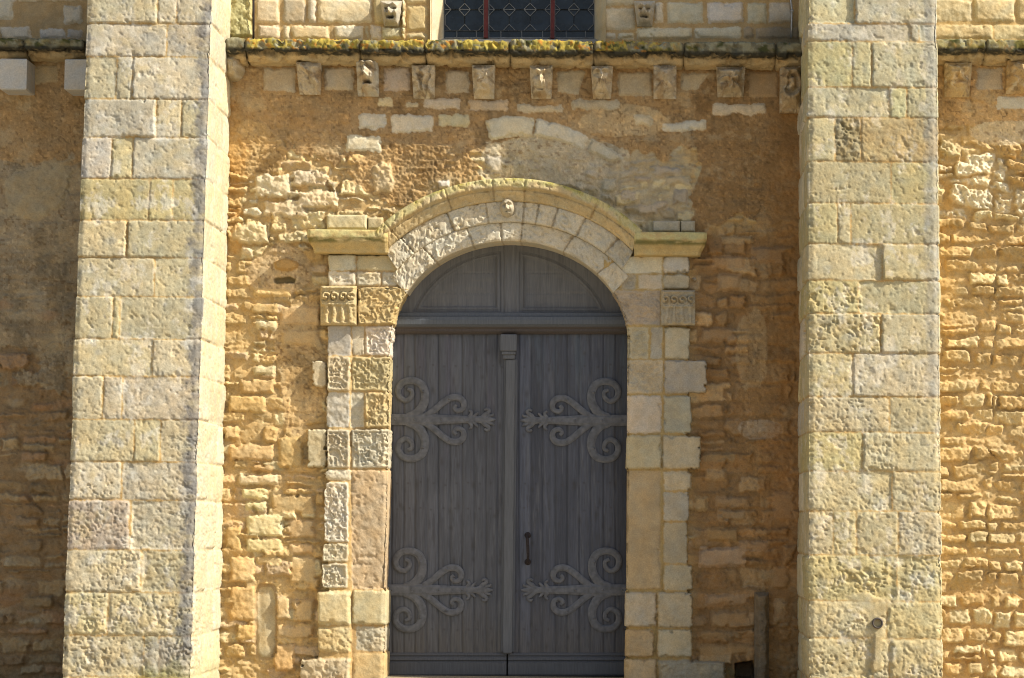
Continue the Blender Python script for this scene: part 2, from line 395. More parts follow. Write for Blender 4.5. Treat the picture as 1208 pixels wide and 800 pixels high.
# shaded right strip: rubble under a smeared brown render
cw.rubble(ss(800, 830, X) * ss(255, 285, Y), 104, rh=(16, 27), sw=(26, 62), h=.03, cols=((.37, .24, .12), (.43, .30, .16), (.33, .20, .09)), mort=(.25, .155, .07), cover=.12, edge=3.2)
# render (plaster)
PL = (.335, .225, .11); PB = (.275, .175, .08)
cw.plaster(ss(-.12, .10, (178 - Y) / 60 + .45 * N1 + .15 * N2), PL, seed=21, h=.022)
cw.plaster(ss(-.1, .1, 1 - np.hypot((X - 490) / 75, (Y - 205) / 36) + .35 * N1), (.37, .25, .12), seed=22, rough=.017, h=.026)
cw.plaster(ss(-.1, .1, 1 - np.hypot((X - 300) / 40, (Y - 175) / 34) + .35 * N1), (.40, .275, .13), seed=24, rough=.012, h=.026)
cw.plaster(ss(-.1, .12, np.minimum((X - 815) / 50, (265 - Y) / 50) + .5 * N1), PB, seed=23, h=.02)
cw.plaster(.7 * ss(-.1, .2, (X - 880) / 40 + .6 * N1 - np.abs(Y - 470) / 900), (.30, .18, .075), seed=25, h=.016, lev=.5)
cw.plaster(ss(-.1, .12, 1 - np.hypot((X - 356) / 30, (Y - 430) / 85) + .4 * N1), (.43, .31, .16), seed=26, h=.016, rough=.004, lev=.8)
cw.plaster(ss(-.1, .12, 1 - np.hypot((X - 330) / 34, (Y - 320) / 32) + .3 * N1), (.44, .33, .19), seed=27, h=.012, rough=.004)
cw.plaster(ss(-.1, .12, 1 - np.hypot((X - 652) / 85, (Y - 190) / 32) + .4 * N1), (.42, .36, .25), seed=28, h=.012, rough=.009, lev=.5)
cw.plaster(ss(-.1, .12, 1 - np.hypot((X - 735) / 60, (Y - 143) / 20) + .3 * N1), (.42, .31, .17), seed=29, h=.02, rough=.005)
cw.plaster(.55 * ss(-.1, .2, 1 - np.hypot((X - 888) / 20, (Y - 412) / 48) + .4 * N1), (.42, .31, .17), seed=30, h=.02, rough=.003)
cw.plaster(.5 * ss(-.1, .2, 1 - np.hypot((X - 895) / 28, (Y - 506) / 12) + .4 * N1), (.42, .36, .28), seed=31, h=.018, rough=.003)
GB = (.43, .36, .26)
for r in [(310, 80, 350, 110), (382, 79, 419, 108), (452, 79, 485, 109), (525, 83, 555, 112), (728, 85, 770, 115)]:
    cw.rect(*r, .034, GB, warp=2.2, rough=.003)
cw.poly([(657, 84), (692, 84), (683, 113), (656, 110)], .034, GB)
cw.poly([(802, 87), (838, 86), (822, 108), (802, 106)], .034, GB)
cw.rect(882, 84, 919, 117, .03, (.34, .24, .14))
WH = (.53, .49, .40)
for r in [(445, 116, 465, 128), (479, 121, 496, 129), (500, 115, 545, 130), (608, 123, 666, 134), (673, 117, 732, 131), (839, 122, 905, 137), (747, 135, 771, 150)]:
    cw.rect(*r, .036, (.49, .42, .30), warp=3.2, rough=.005)
cw.rect(552, 117, 601, 132, .030, (.44, .35, .24), warp=3)
for r in [(423, 133, 456, 154), (461, 135, 512, 158), (408, 159, 452, 181)]:
    cw.rect(*r, .036, WH, warp=3.2, rough=.006)
cw.rect(517, 135, 554, 151, .03, (.47, .41, .28), warp=3)
cw.poly([(780, 147), (806, 143), (835, 141), (833, 153), (806, 156), (781, 156)], .034, WH, warp=2)
cw.poly([(571, 143), (600, 136), (631, 140), (628, 161), (600, 163), (578, 167)], .042, (.49, .45, .36))
cw.poly([(632, 140), (664, 147), (696, 161), (689, 178), (660, 167), (629, 161)], .042, (.49, .45, .36))
cw.poly([(697, 162), (720, 174), (738, 188), (720, 192), (692, 178)], .042, (.47, .43, .34))
for r in [(771, 196, 804, 208), (785, 207, 816, 220), (731, 224, 751, 238), (708, 210, 730, 227), (690, 200, 707, 212), (752, 240, 780, 254), (793, 222, 812, 243), (772, 236, 790, 250), (748, 206, 768, 216)]:
    cw.rect(*r, .03, (.43, .37, .27), warp=3, rough=.006)
cw.poly([(571, 185), (592, 182), (594, 204), (578, 207)], .026, (.45, .40, .31), rough=.008, warp=3)
cw.poly([(438, 196), (462, 190), (466, 226), (440, 230)], .045, (.46, .36, .22), rough=.025, warp=4)
cw.poly([(516, 214), (531, 211), (532, 224), (518, 224)], .05, (.52, .48, .4))
for r in [(300, 205, 345, 235), (345, 200, 390, 222), (310, 236, 365, 258), (352, 224, 400, 246), (276, 262, 318, 290), (284, 290, 300, 302)]:
    cw.rect(*r, .05, (.52, .44, .30), warp=5, rough=.022)
for r in [(269, 523, 325, 545), (327, 515, 359, 553), (280, 558, 329, 573), (296, 548, 325, 558), (290, 606, 336, 634), (289, 635, 336, 652), (271, 655, 303, 688),
          (271, 691, 303, 733), (322, 758, 350, 793), (283, 445, 325, 466), (269, 465, 315, 489), (263, 501, 283, 521), (310, 505, 325, 521), (297, 431, 327, 445), (298, 340, 345, 352),
          (285, 575, 318, 590), (288, 590, 316, 604), (266, 620, 287, 650), (277, 735, 302, 756), (296, 357, 330, 372), (300, 376, 328, 391)]:
    cw.rect(*r, .046, random.Random(r[0]).choice([OCHRE, (.50, .37, .18), CREAM, (.47, .33, .16)]), warp=2.6, rough=.009)
for r in [(320, 583, 373, 607), (339, 611, 373, 635), (325, 704, 343, 732), (345, 707, 372, 735), (340, 640, 372, 655), (342, 655, 374, 690), (326, 737, 372, 755), (300, 655, 335, 668), (329, 360, 380, 385), (331, 388, 380, 408)]:
    cw.rect(*r, .036, (.46, .34, .18), warp=2.2, rough=.005)
for r in [(833, 621, 873, 641), (823, 644, 880, 670), (837, 719, 884, 740), (821, 758, 887, 775), (845, 600, 880, 616), (842, 585, 884, 599), (870, 636, 908, 652), (830, 700, 886, 716), (826, 743, 878, 755),
          (910, 579, 940, 616), (910, 667, 931, 698), (911, 704, 927, 735), (838, 300, 880, 318), (884, 290, 926, 312), (846, 322, 876, 345), (826, 385, 868, 404), (828, 532, 868, 546), (830, 552, 860, 568), (818, 584, 836, 604), (850, 277, 890, 290)]:
    cw.rect(*r, .028, random.Random(r[0]).choice([(.37, .25, .13), (.41, .29, .16), (.35, .23, .12)]), warp=2.4, rough=.004, edge=5, colk=.8)
# put-log hole, moulded slot, broken hole
cw.poly([(322, 309), (336, 304), (352, 308), (354, 317), (340, 322), (324, 319)], .05, (.33, .21, .08), dome=.012)
cw.poly([(322, 328), (338, 325), (350, 329), (349, 335), (323, 336)], -.035, (.22, .17, .09), edge=3)
cw.poly([(300, 697), (305, 688), (322, 688), (328, 697), (328, 771), (321, 780), (307, 780), (300, 771)], -.01, (.36, .26, .13), edge=2)
cw.poly([(303, 700), (307, 692), (320, 692), (325, 700), (325, 768), (320, 777), (309, 777), (303, 770)], -.008, (.40, .33, .22), edge=3, warp=.8, rough=.003, dome=.008)
cw.poly([(866, 783), (890, 778), (892, 803), (866, 803)], -.22, (.14, .10, .06), edge=3)
# stains that belong to the stone
cw.blob(690, 205, 90, 50, (.36, .33, .27), .35, seed=5); cw.blob(275, 200, 18, 120, (.44, .24, .06), .55, seed=6)
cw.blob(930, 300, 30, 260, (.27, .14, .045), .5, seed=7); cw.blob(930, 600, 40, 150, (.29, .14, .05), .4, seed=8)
cw.blob(272, 640, 14, 170, (.46, .30, .12), .5, seed=9)
cw.blob(840, 793, 40, 12, (.16, .16, .07), .5, seed=19)
A1, B1, CX, CY = 139., 116., 601., 400.
Xc = .25 * (X[:-1, :-1] + X[1:, :-1] + X[1:, 1:] + X[:-1, 1:]); Yc = .25 * (Y[:-1, :-1] + Y[1:, :-1] + Y[1:, 1:] + Y[:-1, 1:])
hole = ((np.hypot((Xc - CX) / 152, (Yc - CY) / 128) < 1) & (Yc < CY)) | ((np.abs(Xc - 598.5) < 150) & (Yc >= CY))
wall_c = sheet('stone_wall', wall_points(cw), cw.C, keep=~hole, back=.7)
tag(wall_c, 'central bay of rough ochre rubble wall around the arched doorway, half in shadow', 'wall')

# ---- left bay (in the buttress's shadow)
X, Y = grid(axis((-260, -140, 8), (-140, -4, 2), (-4, 108, STEP), (108, 130, 4)), axis((58, 66, 4), (66, 806, STEP), (806, 840, 8)))
lw = Canvas(X, Y, 0, MORT, 12); N1 = fbm(X / 30, Y / 30, 171); one = np.ones_like(X)
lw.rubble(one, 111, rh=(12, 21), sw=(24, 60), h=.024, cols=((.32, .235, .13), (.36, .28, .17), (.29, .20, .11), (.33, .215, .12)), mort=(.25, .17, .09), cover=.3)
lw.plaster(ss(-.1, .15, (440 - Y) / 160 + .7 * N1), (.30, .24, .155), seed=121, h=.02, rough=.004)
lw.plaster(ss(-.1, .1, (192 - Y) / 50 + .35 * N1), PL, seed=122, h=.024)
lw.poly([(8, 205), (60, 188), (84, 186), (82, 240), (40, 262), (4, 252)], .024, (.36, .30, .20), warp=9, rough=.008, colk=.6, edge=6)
lw.rect(30, 78, 70, 100, .03, (.44, .34, .2), warp=3)
for i in range(26):
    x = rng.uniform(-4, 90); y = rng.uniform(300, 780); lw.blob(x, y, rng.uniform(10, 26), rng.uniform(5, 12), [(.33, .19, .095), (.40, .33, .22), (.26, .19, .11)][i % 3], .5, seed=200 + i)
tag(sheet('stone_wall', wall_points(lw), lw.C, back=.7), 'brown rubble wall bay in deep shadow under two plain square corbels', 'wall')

# ---- right bay (raking sun)
X, Y = grid(axis((1085, 1104, 4), (1104, 1216, STEP), (1216, 1360, 2), (1360, 1480, 8)), axis((58, 66, 4), (66, 806, STEP), (806, 840, 8)))
rw = Canvas(X, Y, 0, MORT, 13); N1 = fbm(X / 30, Y / 30, 271); one = np.ones_like(X)
rc = (OCHRE, (.47, .345, .17), (.50, .40, .22), (.44, .31, .14))
rw.rubble(one, 131, rh=(13, 19), sw=(22, 48), h=.042, cols=rc, mort=(.44, .32, .16), cover=.08, rough=.012, split=.10, gap=1.9, edge=2.4, wob=5)
rw.rubble(ss(-.1, .1, 1 - np.hypot((X - 1160) / 90, (Y - 215) / 50) + .5 * N1), 132, rh=(16, 34), sw=(22, 56), h=.045, cols=(CREAM, OCHRE, PALE), wob=14, rough=.035)
rw.rubble(ss(678, 694, Y + 8 * N1), 133, rh=(16, 25), sw=(22, 36), h=.035, cols=rc + (CREAM,), mort=(.43, .29, .13), cover=.03, wob=3.5, rough=.009, gap=2.0, split=.06)
rw.plaster(ss(-.1, .1, (150 - Y) / 40 + .4 * N1), (.42, .28, .13), seed=141, h=.024)
rw.plaster(ss(-.1, .1, 1 - np.hypot((X - 1185) / 45, (Y - 158) / 14) + .3 * N1), (.47, .38, .24), seed=142, h=.024, rough=.003)
rw.rect(1174, 113, 1216, 130, .03, WH, warp=3); rw.rect(1150, 80, 1184, 108, .03, GB, warp=3)
rw.blob(1116, 330, 14, 200, (.50, .32, .11), .5, seed=15)
tag(sheet('stone_wall', wall_points(rw), rw.C, back=.7), 'golden rubble wall bay in raking sunlight with rough protruding stones', 'wall')

# ---- upper wall above the cornices
def ashlar(cv, rows, h, cols, **k):
    """rows: (y0, y1, [x cuts])"""
    for y0, y1, cuts in rows:
        for a, b in zip(cuts[:-1], cuts[1:]):
            c = cols[int(rng.integers(len(cols)))]; cv.rect(a, y0, b, y1, h + rng.normal(0, .003), c, **k)

def more_rows(y_from, y_to, x0, x1, step=38, w=70):
    out = []; y = y_to
    while y > y_from:
        cuts = [x0]
        while cuts[-1] < x1 - w: cuts.append(cuts[-1] + rng.uniform(.6, 1.4) * w)
        cuts.append(x1); out.append((y - step, y, cuts)); y -= step
    return out

UC = ((.52, .47, .36), (.48, .42, .30), (.47, .38, .24), (.53, .46, .31))
X, Y = grid(axis((240, 262, 4), (262, 950, STEP), (950, 975, 4)), axis((-700, -12, 10), (-12, 64, STEP)))
uw = Canvas(X, Y, .0, (.42, .30, .15), 14)
uw.C *= (1 + .2 * fbm(X / 8, Y / 8, 301))[..., None]; uw.H += .006 * fbm(X / 6, Y / 6, 302)
ashlar(uw, more_rows(-700, -42, 240, 500) + more_rows(-700, -42, 720, 975) + more_rows(-700, -280, 500, 720), .012, UC)
uw.rect(264, -40, 299, 46, .06, (.44, .40, .22), pit=.02, rough=.012)
ashlar(uw, [(-40, -2, [300, 336, 370, 452]), (-2, 29, [300, 331, 333, 362, 374, 440]), (29, 48, [303, 332, 343, 390, 394, 430, 436, 452])], .02, ((.50, .45, .35), (.46, .39, .27), (.5, .42, .27)), warp=2)
uw.rect(440, -20, 473, 30, .03, (.50, .43, .27)); uw.rect(450, 31, 474, 48, .035, (.53, .48, .36))
uw.rect(473, -40, 479, 48, .07, (.56, .49, .32), edge=2)
ashlar(uw, [(-40, 6, [479, 505]), (6, 38, [479, 505]), (38, 48, [479, 505])], .02, ((.50, .41, .24), (.48, .38, .22)))
ashlar(uw, [(-40, 8, [712, 750]), (9, 37, [712, 750]), (38, 48, [712, 728, 750])], .02, (PALE, (.50, .44, .33)), warp=1.6)
uw.rect(750, 32, 817, 48, .035, PALE)
ashlar(uw, [(-40, 2, [771, 783, 838, 880, 930]), (2, 29, [771, 783, 786, 831, 833, 878, 880, 906, 936]), (31, 47, [818, 876, 890, 945])], .02, ((.52, .48, .38), (.50, .45, .34), (.42, .34, .23)), warp=2)
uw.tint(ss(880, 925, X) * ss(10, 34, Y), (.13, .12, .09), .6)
Xc = .25 * (X[:-1, :-1] + X[1:, :-1] + X[1:, 1:] + X[:-1, 1:]); Yc = .25 * (Y[:-1, :-1] + Y[1:, :-1] + Y[1:, 1:] + Y[:-1, 1:])
WX0, WX1, WTOP = 509., 713., -180.
wh = (Xc > WX0) & (Xc < WX1) & (Yc < 51) & ((Yc > WTOP) | (np.hypot((Xc - 611) / 102, (Yc - WTOP) / 102) < 1))
tag(sheet('upper_wall', wall_points(uw), uw.C, keep=~wh, back=.7), 'pale block wall above the mossy cornice around the leaded window', 'wall')

X, Y = grid(axis((-260, -140, 8), (-140, -4, 2), (-4, 108, STEP), (108, 130, 4)), axis((-700, -12, 10), (-12, 64, STEP)))
u2 = Canvas(X, Y, 0, (.36, .27, .15), 15); u2.C *= (1 + .2 * fbm(X / 8, Y / 8, 311))[..., None]; u2.H += .008 * fbm(X / 6, Y / 6, 312)
ashlar(u2, more_rows(-700, -30, -260, 130), .012, UC)
ashlar(u2, [(-8, 25, [-60, -8, 17]), (5, 30, [74, 98]), (30, 47, [-60, 0, 38]), (33, 47, [46, 78, 98]), (-20, 2, [-60, 20, 98])], .02, ((.46, .43, .37), (.50, .46, .38)), warp=2.5)
tag(sheet('upper_wall', wall_points(u2), u2.C, back=.7), 'shaded wall of grey and brown stones above the cornice with square corbels', 'wall')
X, Y = grid(axis((1085, 1104, 4), (1104, 1216, STEP), (1216, 1360, 2), (1360, 1480, 8)), axis((-700, -12, 10), (-12, 64, STEP)))
u3 = Canvas(X, Y, 0, (.46, .33, .15), 16); u3.C *= (1 + .2 * fbm(X / 8, Y / 8, 321))[..., None]; u3.H += .006 * fbm(X / 6, Y / 6, 322)
ashlar(u3, more_rows(-700, -20, 1085, 1480), .012, UC)
ashlar(u3, [(-24, -3, [1085, 1130, 1190, 1260]), (-3, 27, [1090, 1148, 1198, 1262]), (28, 47, [1090, 1172, 1230, 1290])], .014, ((.49, .39, .22), (.50, .42, .26)), warp=1.5, rough=.007)
tag(sheet('upper_wall', wall_points(u3), u3.C, back=.7), 'sunlit yellow block wall above the cornice with a weathered scroll corbel', 'wall')

# ------------------------------------------------------------------ buttresses
def depth_at(py):
    d = .93 + .37 * np.clip(np.asarray(py, float), -100, 830) / 800
    return np.where(np.asarray(py) < -380, d * np.clip((np.asarray(py) + 560) / 180., 0, 1), d)

def buttress(xl, xr, lean, rows, style, label, vis):
    SD = 165
    side_l = axis((-SD, -8, 7 if vis != 'l' else 3), (-8, 0, 1.0))
    side_r = axis((0, 8, 1.0), (8, SD, 3 if vis == 'r' else 7))
    fr = axis((xl, xl + 6, 1), (xl + 6, xr - 6, STEP), (xr - 6, xr, 1))
    ua = np.concatenate([xl + side_l[:-1], fr, xr + side_r[1:]])
    ya = axis((-565, -16, 9), (-16, 806, STEP), (806, 845, 8))
    Xg, Yg = grid(ua, ya); cv = Canvas(Xg, Yg, 0, (.40, .275, .12), 5)
    cv.C *= (1 + .2 * fbm(Xg / 8, Yg / 8, int(xl)))[..., None]; cv.H += .003 * fbm(Xg / 4, Yg / 4, int(xl) + 1)
    yr = rows[0][0]; extra = []
    while yr > -565:
        extra.append((yr - 46, yr, [xl + rng.uniform(35, 110)])); yr -= 46
    for k, (y0, y1, cuts) in enumerate(extra[::-1] + rows):
        sh = lean * (400 - .5 * (y0 + y1))
        cs = [c - sh for c in cuts]
        # corner blocks wrap round onto the sides
        lend = xl - (55 if k % 2 else 110); rend = xr + (110 if k % 2 else 55)
        edges = [lend] + cs + [rend]
        for j, (a, b) in enumerate(zip(edges[:-1], edges[1:])):
            p = style(.5 * (max(a, xl) + min(b, xr)) + sh, .5 * (y0 + y1))
            cv.rect(a, y0, b, y1,   .0065 + rng.normal(0, .0009), p.get('c', CREAM), warp=p.get('warp', 1.0), edge=p.get('edge', 1.8), rough=p.get('rough', .0028), pit=p.get('pit', 0), dome=p.get('dome', .001), jit=.05, ps=p.get('ps', 4.5), rad=2, g=.2)
        for a, b in ((xl - SD - 20, lend), (rend, xr + SD + 20)):
            cv.rect(a, y0, b, y1, .0055, [CREAM, PALE][k % 2], warp=1, edge=2.2, rough=.003, rad=2, g=.2)
    cv.H -= .008 * ss(.40, .64, fbm(Xg / 13, Yg / 11, int(xl) + 9)) + .004 * ss(.72, .85, vn(Xg / 2.6, Yg / 2.6, int(xl) + 10))
    return cv, fr, ua, ya

def place_buttress(cv, xl, xr, label, group):
    X, Y, H = cv.X, cv.Y, cv.H
    # worn arrises
    for c in (xl, xr):
        dd = np.abs(X - c); n = fbm(X * 0 + c, Y / 7, 900 + int(c), 4)
        H = H - (.010 + .022 * np.clip(n, 0, 1)) * (1 - ss(0, 7, dd))
    d = depth_at(Y); dm = float(depth_at(400))
    XL, XR = xof(xl, dm), xof(xr, dm)
    Z = U(np.full_like(Y, .5 * (xl + xr)), Y, d)[1]
    tf = np.clip((X - xl) / (xr - xl), 0, 1)
    px = XL + (XR - XL) * tf
    ol = np.clip(xl - X, 0, None) / 165.; orr = np.clip(X - xr, 0, None) / 165.
    py = -d + (d + .06) * (ol + orr)
    nl = (X < xl - .01) * 1.0; nr = (X > xr + .01) * 1.0
    cl = np.abs(X - xl) <= .01; cr = np.abs(X - xr) <= .01
    nx = -nl + nr - .707 * cl + .707 * cr; ny = -(1 - nl - nr) * np.where(cl | cr, .707, 1)
    P = np.stack([px + nx * H, py + ny * H, Z], -1)
    return tag(sheet('buttress', P, cv.C), label, 'buttress', group)

LROWS = [(-20, 28, [184, 207]), (28, 67, [195]), (67, 117, [135, 154]), (117, 162, [183, 213]), (162, 211, [130, 155]), (211, 260, [175, 203]), (260, 304, [149]), (304, 350, [182]), (350, 400, [133, 141]),
         (400, 444, [180]), (444, 495, [122, 145]), (495, 545, [159, 190]), (545, 590, [145]), (590, 649, [155]), (649, 699, [168]), (699, 750, [130]), (750, 799, [171, 190]), (799, 850, [120])]
def lstyle(x, y):
    p = dict(c=(.46, .405, .265))
    if y < 110: p = dict(c=(.42, .385, .285), rough=.0025)
    elif y < 215: p = dict(c=[(.45, .395, .245), (.43, .40, .31)][int(x) % 2], rough=.0022)
    elif y < 262: p = dict(c=(.44, .375, .21))
    elif y > 690: p = dict(c=(.43, .375, .24), rough=.007, pit=.014, warp=2.2, edge=4, dome=.004)
    elif y > 544: p = dict(c=(.46, .405, .28), rough=.005, pit=.012 if x < 140 else .008, warp=1.8, edge=3.2, ps=4.2 if x < 145 else 5.5)
    elif y > 444: p = dict(c=(.45, .395, .26), rough=.0035, pit=.007 if y > 490 else .003, ps=3.6)
    if 590 < y < 649 and x < 155: p.update(c=(.41, .335, .24), pit=.01)
    return p
XL0, XL1 = 88.0, 237.5
lb, *_ = buttress(XL0, XL1, .028, LROWS, lstyle, '', 'r')
Xs, Ys = lb.X, lb.Y; nn = fbm(Xs / 9, Ys / 12, 401); n3 = fbm(Xs / 3, Ys / 3, 403)
lb.tint(ss(-.25, .6, 1 - np.abs(Xs - 232) / 11 + 1.0 * nn + .4 * n3) * (Xs < XL1 + 3), (.15, .15, .155), .78)
lb.tint(ss(.15, .6, fbm(Xs / 22, Ys / 22, 404) + .4 * n3) * ss(260, 60, Ys), (.30, .29, .26), .5)
lb.tint(ss(.1, .5, fbm(Xs / 26, Ys / 16, 405)), (.47, .40, .23), .4)
lb.tint(ss(.15, .5, fbm(Xs / 16, Ys / 20, 406) + .3 * n3), (.60, .57, .49), .5)
lb.tint(ss(.25, .5, fbm(Xs / 14, Ys / 14, 407) + .5 * n3) * ss(500, 800, Ys), (.27, .25, .19), .5)
lb.tint(ss(-.2, .3, 1 - np.hypot((Xs - 205) / 24, (Ys - 775) / 24) + .3 * n3), (.30, .29, .27), .6)
lb.tint(ss(770, 812, Ys + 14 * nn) * ss(150, 200, Xs), (.27, .26, .07), .7)
lb.tint((Xs > XL1 + 1) * 1.0, (.55, .50, .37), .45)  # sunlit side face tinted paler, its brightness painted into the colour
for k in range(70):
    lb.blob(rng.uniform(80, 260), rng.uniform(-10, 800), rng.uniform(3, 11), rng.uniform(3, 9), [(.27, .26, .22), (.55, .52, .44), (.42, .36, .22), (.36, .34, .27)][k % 4], .45, seed=600 + k)
lb.C *= (1 + .13 * fbm(Xs / 5, Ys / 5, 411) + .10 * fbm(Xs / 2, Ys / 2, 412))[..., None]
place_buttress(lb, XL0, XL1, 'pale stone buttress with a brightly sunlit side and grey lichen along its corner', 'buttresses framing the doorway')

RROWS = [(-20, 28, [1009]), (28, 49, [1076, 1086]), (49, 103, [1006, 1029]), (103, 139, [1050, 1071]), (139, 191, [985, 1016]), (191, 240, [1052]), (240, 288, [988, 1004]), (288, 331, [1041]), (331, 370, [1013]), (370, 417, [1039]),
         (417, 468, [1006]), (468, 510, [1049]), (510, 556, [1017]), (556, 603, [1052]), (603, 655, [983, 1010, 1059]), (655, 709, [1057]), (709, 753, [1045]), (753, 801, [1029, 1048]), (801, 850, [1020])]
def rstyle(x, y):
    p = dict(c=(0.450, 0.398, 0.258))
    if y < 50: p = dict(c=(0.450, 0.416, 0.310))
    elif y < 140: p = dict(c=(0.414, 0.380, 0.241), rough=.0035)
    elif y < 191: p = dict(c=(0.450, 0.398, 0.267)) if x < 985 else (dict(c=(0.270, 0.217, 0.129), rough=.014, pit=.02) if x < 1016 else dict(c=(0.396, 0.308, 0.172), rough=.005, pit=.006))
    elif y < 290: p = dict(c=(0.405, 0.353, 0.206), rough=.003)
    elif y < 331: p = dict(c=(0.441, 0.380, 0.241))
    elif y < 417: p = dict(c=(0.432, 0.380, 0.224), rough=.006, pit=.028 if y > 370 else .018, ps=6.0, warp=1.6) if x < 1020 else dict(c=(0.423, 0.371, 0.232), rough=.003)
    elif y < 468: p = dict(c=(0.450, 0.389, 0.241), rough=.0035, pit=.003)
    elif y > 655: p = dict(c=(0.423, 0.362, 0.215), rough=.007, pit=.015, warp=2.0, edge=4, dome=.004)
    else: p = dict(c=(0.441, 0.380, 0.241), rough=.005, pit=.015 if (468 < y < 510 and x < 1049) else .009, warp=1.4, edge=3)
    return p
XR0, XR1 = 953.5, 1108.5
rb, *_ = buttress(XR0, XR1, -.002, RROWS, rstyle, '', 'l')
Xs, Ys = rb.X, rb.Y; n3 = fbm(Xs / 3, Ys / 3, 413)
rb.tint(ss(.1, .55, fbm(Xs / 24, Ys / 24, 414) + .35 * n3) * ss(420, 200, Ys), (.30, .28, .20), .55)
rb.tint(ss(.15, .5, fbm(Xs / 14, Ys / 18, 416) + .35 * n3), (.60, .56, .47), .45)
rb.tint(ss(.1, .5, fbm(Xs / 26, Ys / 18, 415)), (.47, .39, .21), .4)
rb.tint(ss(-.3, .5, 1 - np.abs(Xs - 1102) / 9 + .8 * fbm(Xs / 6, Ys / 16, 417)) * (Ys < 470), (.26, .26, .25), .45)
rb.poly([(996, 702), (1012, 698), (1050, 705), (1058, 690), (1064, 712), (1050, 720), (1040, 730), (1046, 752), (1040, 790), (1024, 796), (1026, 750), (1016, 722)], .012, (.45, .375, .235), rough=.003, warp=6, edge=5, colk=.7)
for k in range(70):
    rb.blob(rng.uniform(940, 1120), rng.uniform(-10, 800), rng.uniform(3, 12), rng.uniform(3, 9), [(.27, .26, .20), (.53, .50, .42), (.42, .35, .20), (.33, .31, .23)][k % 4], .45, seed=700 + k)
rb.C *= (1 + .13 * fbm(Xs / 5, Ys / 5, 421) + .10 * fbm(Xs / 2, Ys / 2, 422))[..., None]
place_buttress(rb, XR0, XR1, 'pitted cream stone buttress beside the golden sunlit wall, with a short pipe near its foot', 'buttresses framing the doorway')

# ------------------------------------------------------------------ cornices
def cornice(px0, px1, cuts, ytop, ybot, proud, label, lich, seed):
    root = thing('cornice', (xof(.5 * (px0 + px1)), 0, zof(ybot)), label, 'cornice', 'stone cornices')
    edges = [px0] + cuts + [px1]; mid = .5 * (px0 + px1)
    zt, zb = zof(ytop, proud, mid), zof(ybot, proud * .2, mid); hh = zt - zb
    # profile: (distance out, fraction of the height down)
    prof = [(-.05, -.10), (.0, -.09), (.4, -.05), (.9, -.01), (1.0, .03), (1.0, .2), (1.0, .40), (.985, .56), (.94, .62), (.84, .635), (.70, .66), (.66, .70), (.63, .78), (.55, .90), (.45, .96), (.34, .99), (.2, 1.0), (-.05, 1.02)]
    pr = np.array(prof); L = np.concatenate([[0], np.cumsum(np.hypot(np.diff(pr[:, 0]) * proud, np.diff(pr[:, 1]) * hh))])
    s = np.linspace(0, L[-1], 64); po = np.interp(s, L, pr[:, 0]) * proud; pz = zt - np.interp(s, L, pr[:, 1]) * hh
    ty, tz = np.gradient(-po), np.gradient(pz); ln = np.hypot(ty, tz) + 1e-9; ny, nz = tz / ln, -ty / ln
    for a, b in zip(edges[:-1], edges[1:]):
        xs = axis((a + .2, b - .2, STEP)); Xg, Sg = np.meshgrid(xs, s * 150); k = int(rng.integers(1e5))
        e = np.minimum(Xg - a - .2, b - .2 - Xg)
        H = .012 * fbm(Xg / 12, Sg / 8, k) + .006 * fbm(Xg / 3.5, Sg / 3.5, k + 1) - .016 * (1 - ss(0, 2.2, e)) + rng.normal(0, .004) - .03 * ss(.15, .6, fbm(Xg / 9, Sg / 9, k + 12, 3))
        fr = np.broadcast_to((np.interp(s, L, pr[:, 1]))[:, None], Xg.shape)
        H = H - .035 * ss(.25, .6, fbm(Xg / 16, Sg * 0, k + 8, 2)) * ss(.3, .5, fr) * ss(.8, .55, fr)
        C = np.ones(Xg.shape + (3,)) * np.array((.44, .34, .19)) * (1 + .2 * fbm(Xg / 14, Sg / 10, k + 2))[..., None]
        def mixc(m, c):
            nonlocal C
            m = np.clip(m, 0, 1)[..., None]; C = C * (1 - m) + np.array(c) * m
        nA = fbm(Xg / 5, Sg / 5, seed + 1); nB = fbm(Xg / 9, Sg / 7, seed + 2); nC = fbm(Xg / 3, Sg / 3, seed + 3)
        top = ss(.60, .46, fr + .12 * nB)
        mixc(top, (.17, .155, .10))
        mixc(top * ss(-.1, .35, nA + .1), (.26, .25, .17)); mixc(top * ss(.1, .3, fbm(Xg / 16, Sg / 12, seed + 9)), (.07, .075, .03))
        lz = lich(Xg)
        mixc(top * ss(-.05, .3, nB + .5 * nC + .1) * lz, (.30, .25, .06))
        mixc(top * ss(.02, .3, fbm(Xg / 11, Sg / 9, seed + 6) + .35 * nC) * lz * .9, (.44, .34, .07))
        mixc(top * ss(.25, .42, fbm(Xg / 6, Sg / 5, seed + 7) + .3 * nC) * lz, (.40, .19, .04))
        mixc(ss(.38, .50, fr + .08 * nB) * ss(.76, .62, fr + .10 * nA) * ss(-.5, .1, nB + .35), (.045, .042, .03))
        mixc((1 - ss(0, 4 + 3 * nA, e)) * .75 * (.35 + .65 * top), (.06, .055, .04))
        H = H + top * lz * .010 * ss(0, .4, nA + nC)
        x = xof(a) + (Xg - a) * (xof(b) - xof(a)) / (b - a)
        P = np.stack([x, -po[:, None] + ny[:, None] * H, pz[:, None] + nz[:, None] * H], -1)
        sheet('cornice_slab', P, C, parent=root)
    return root

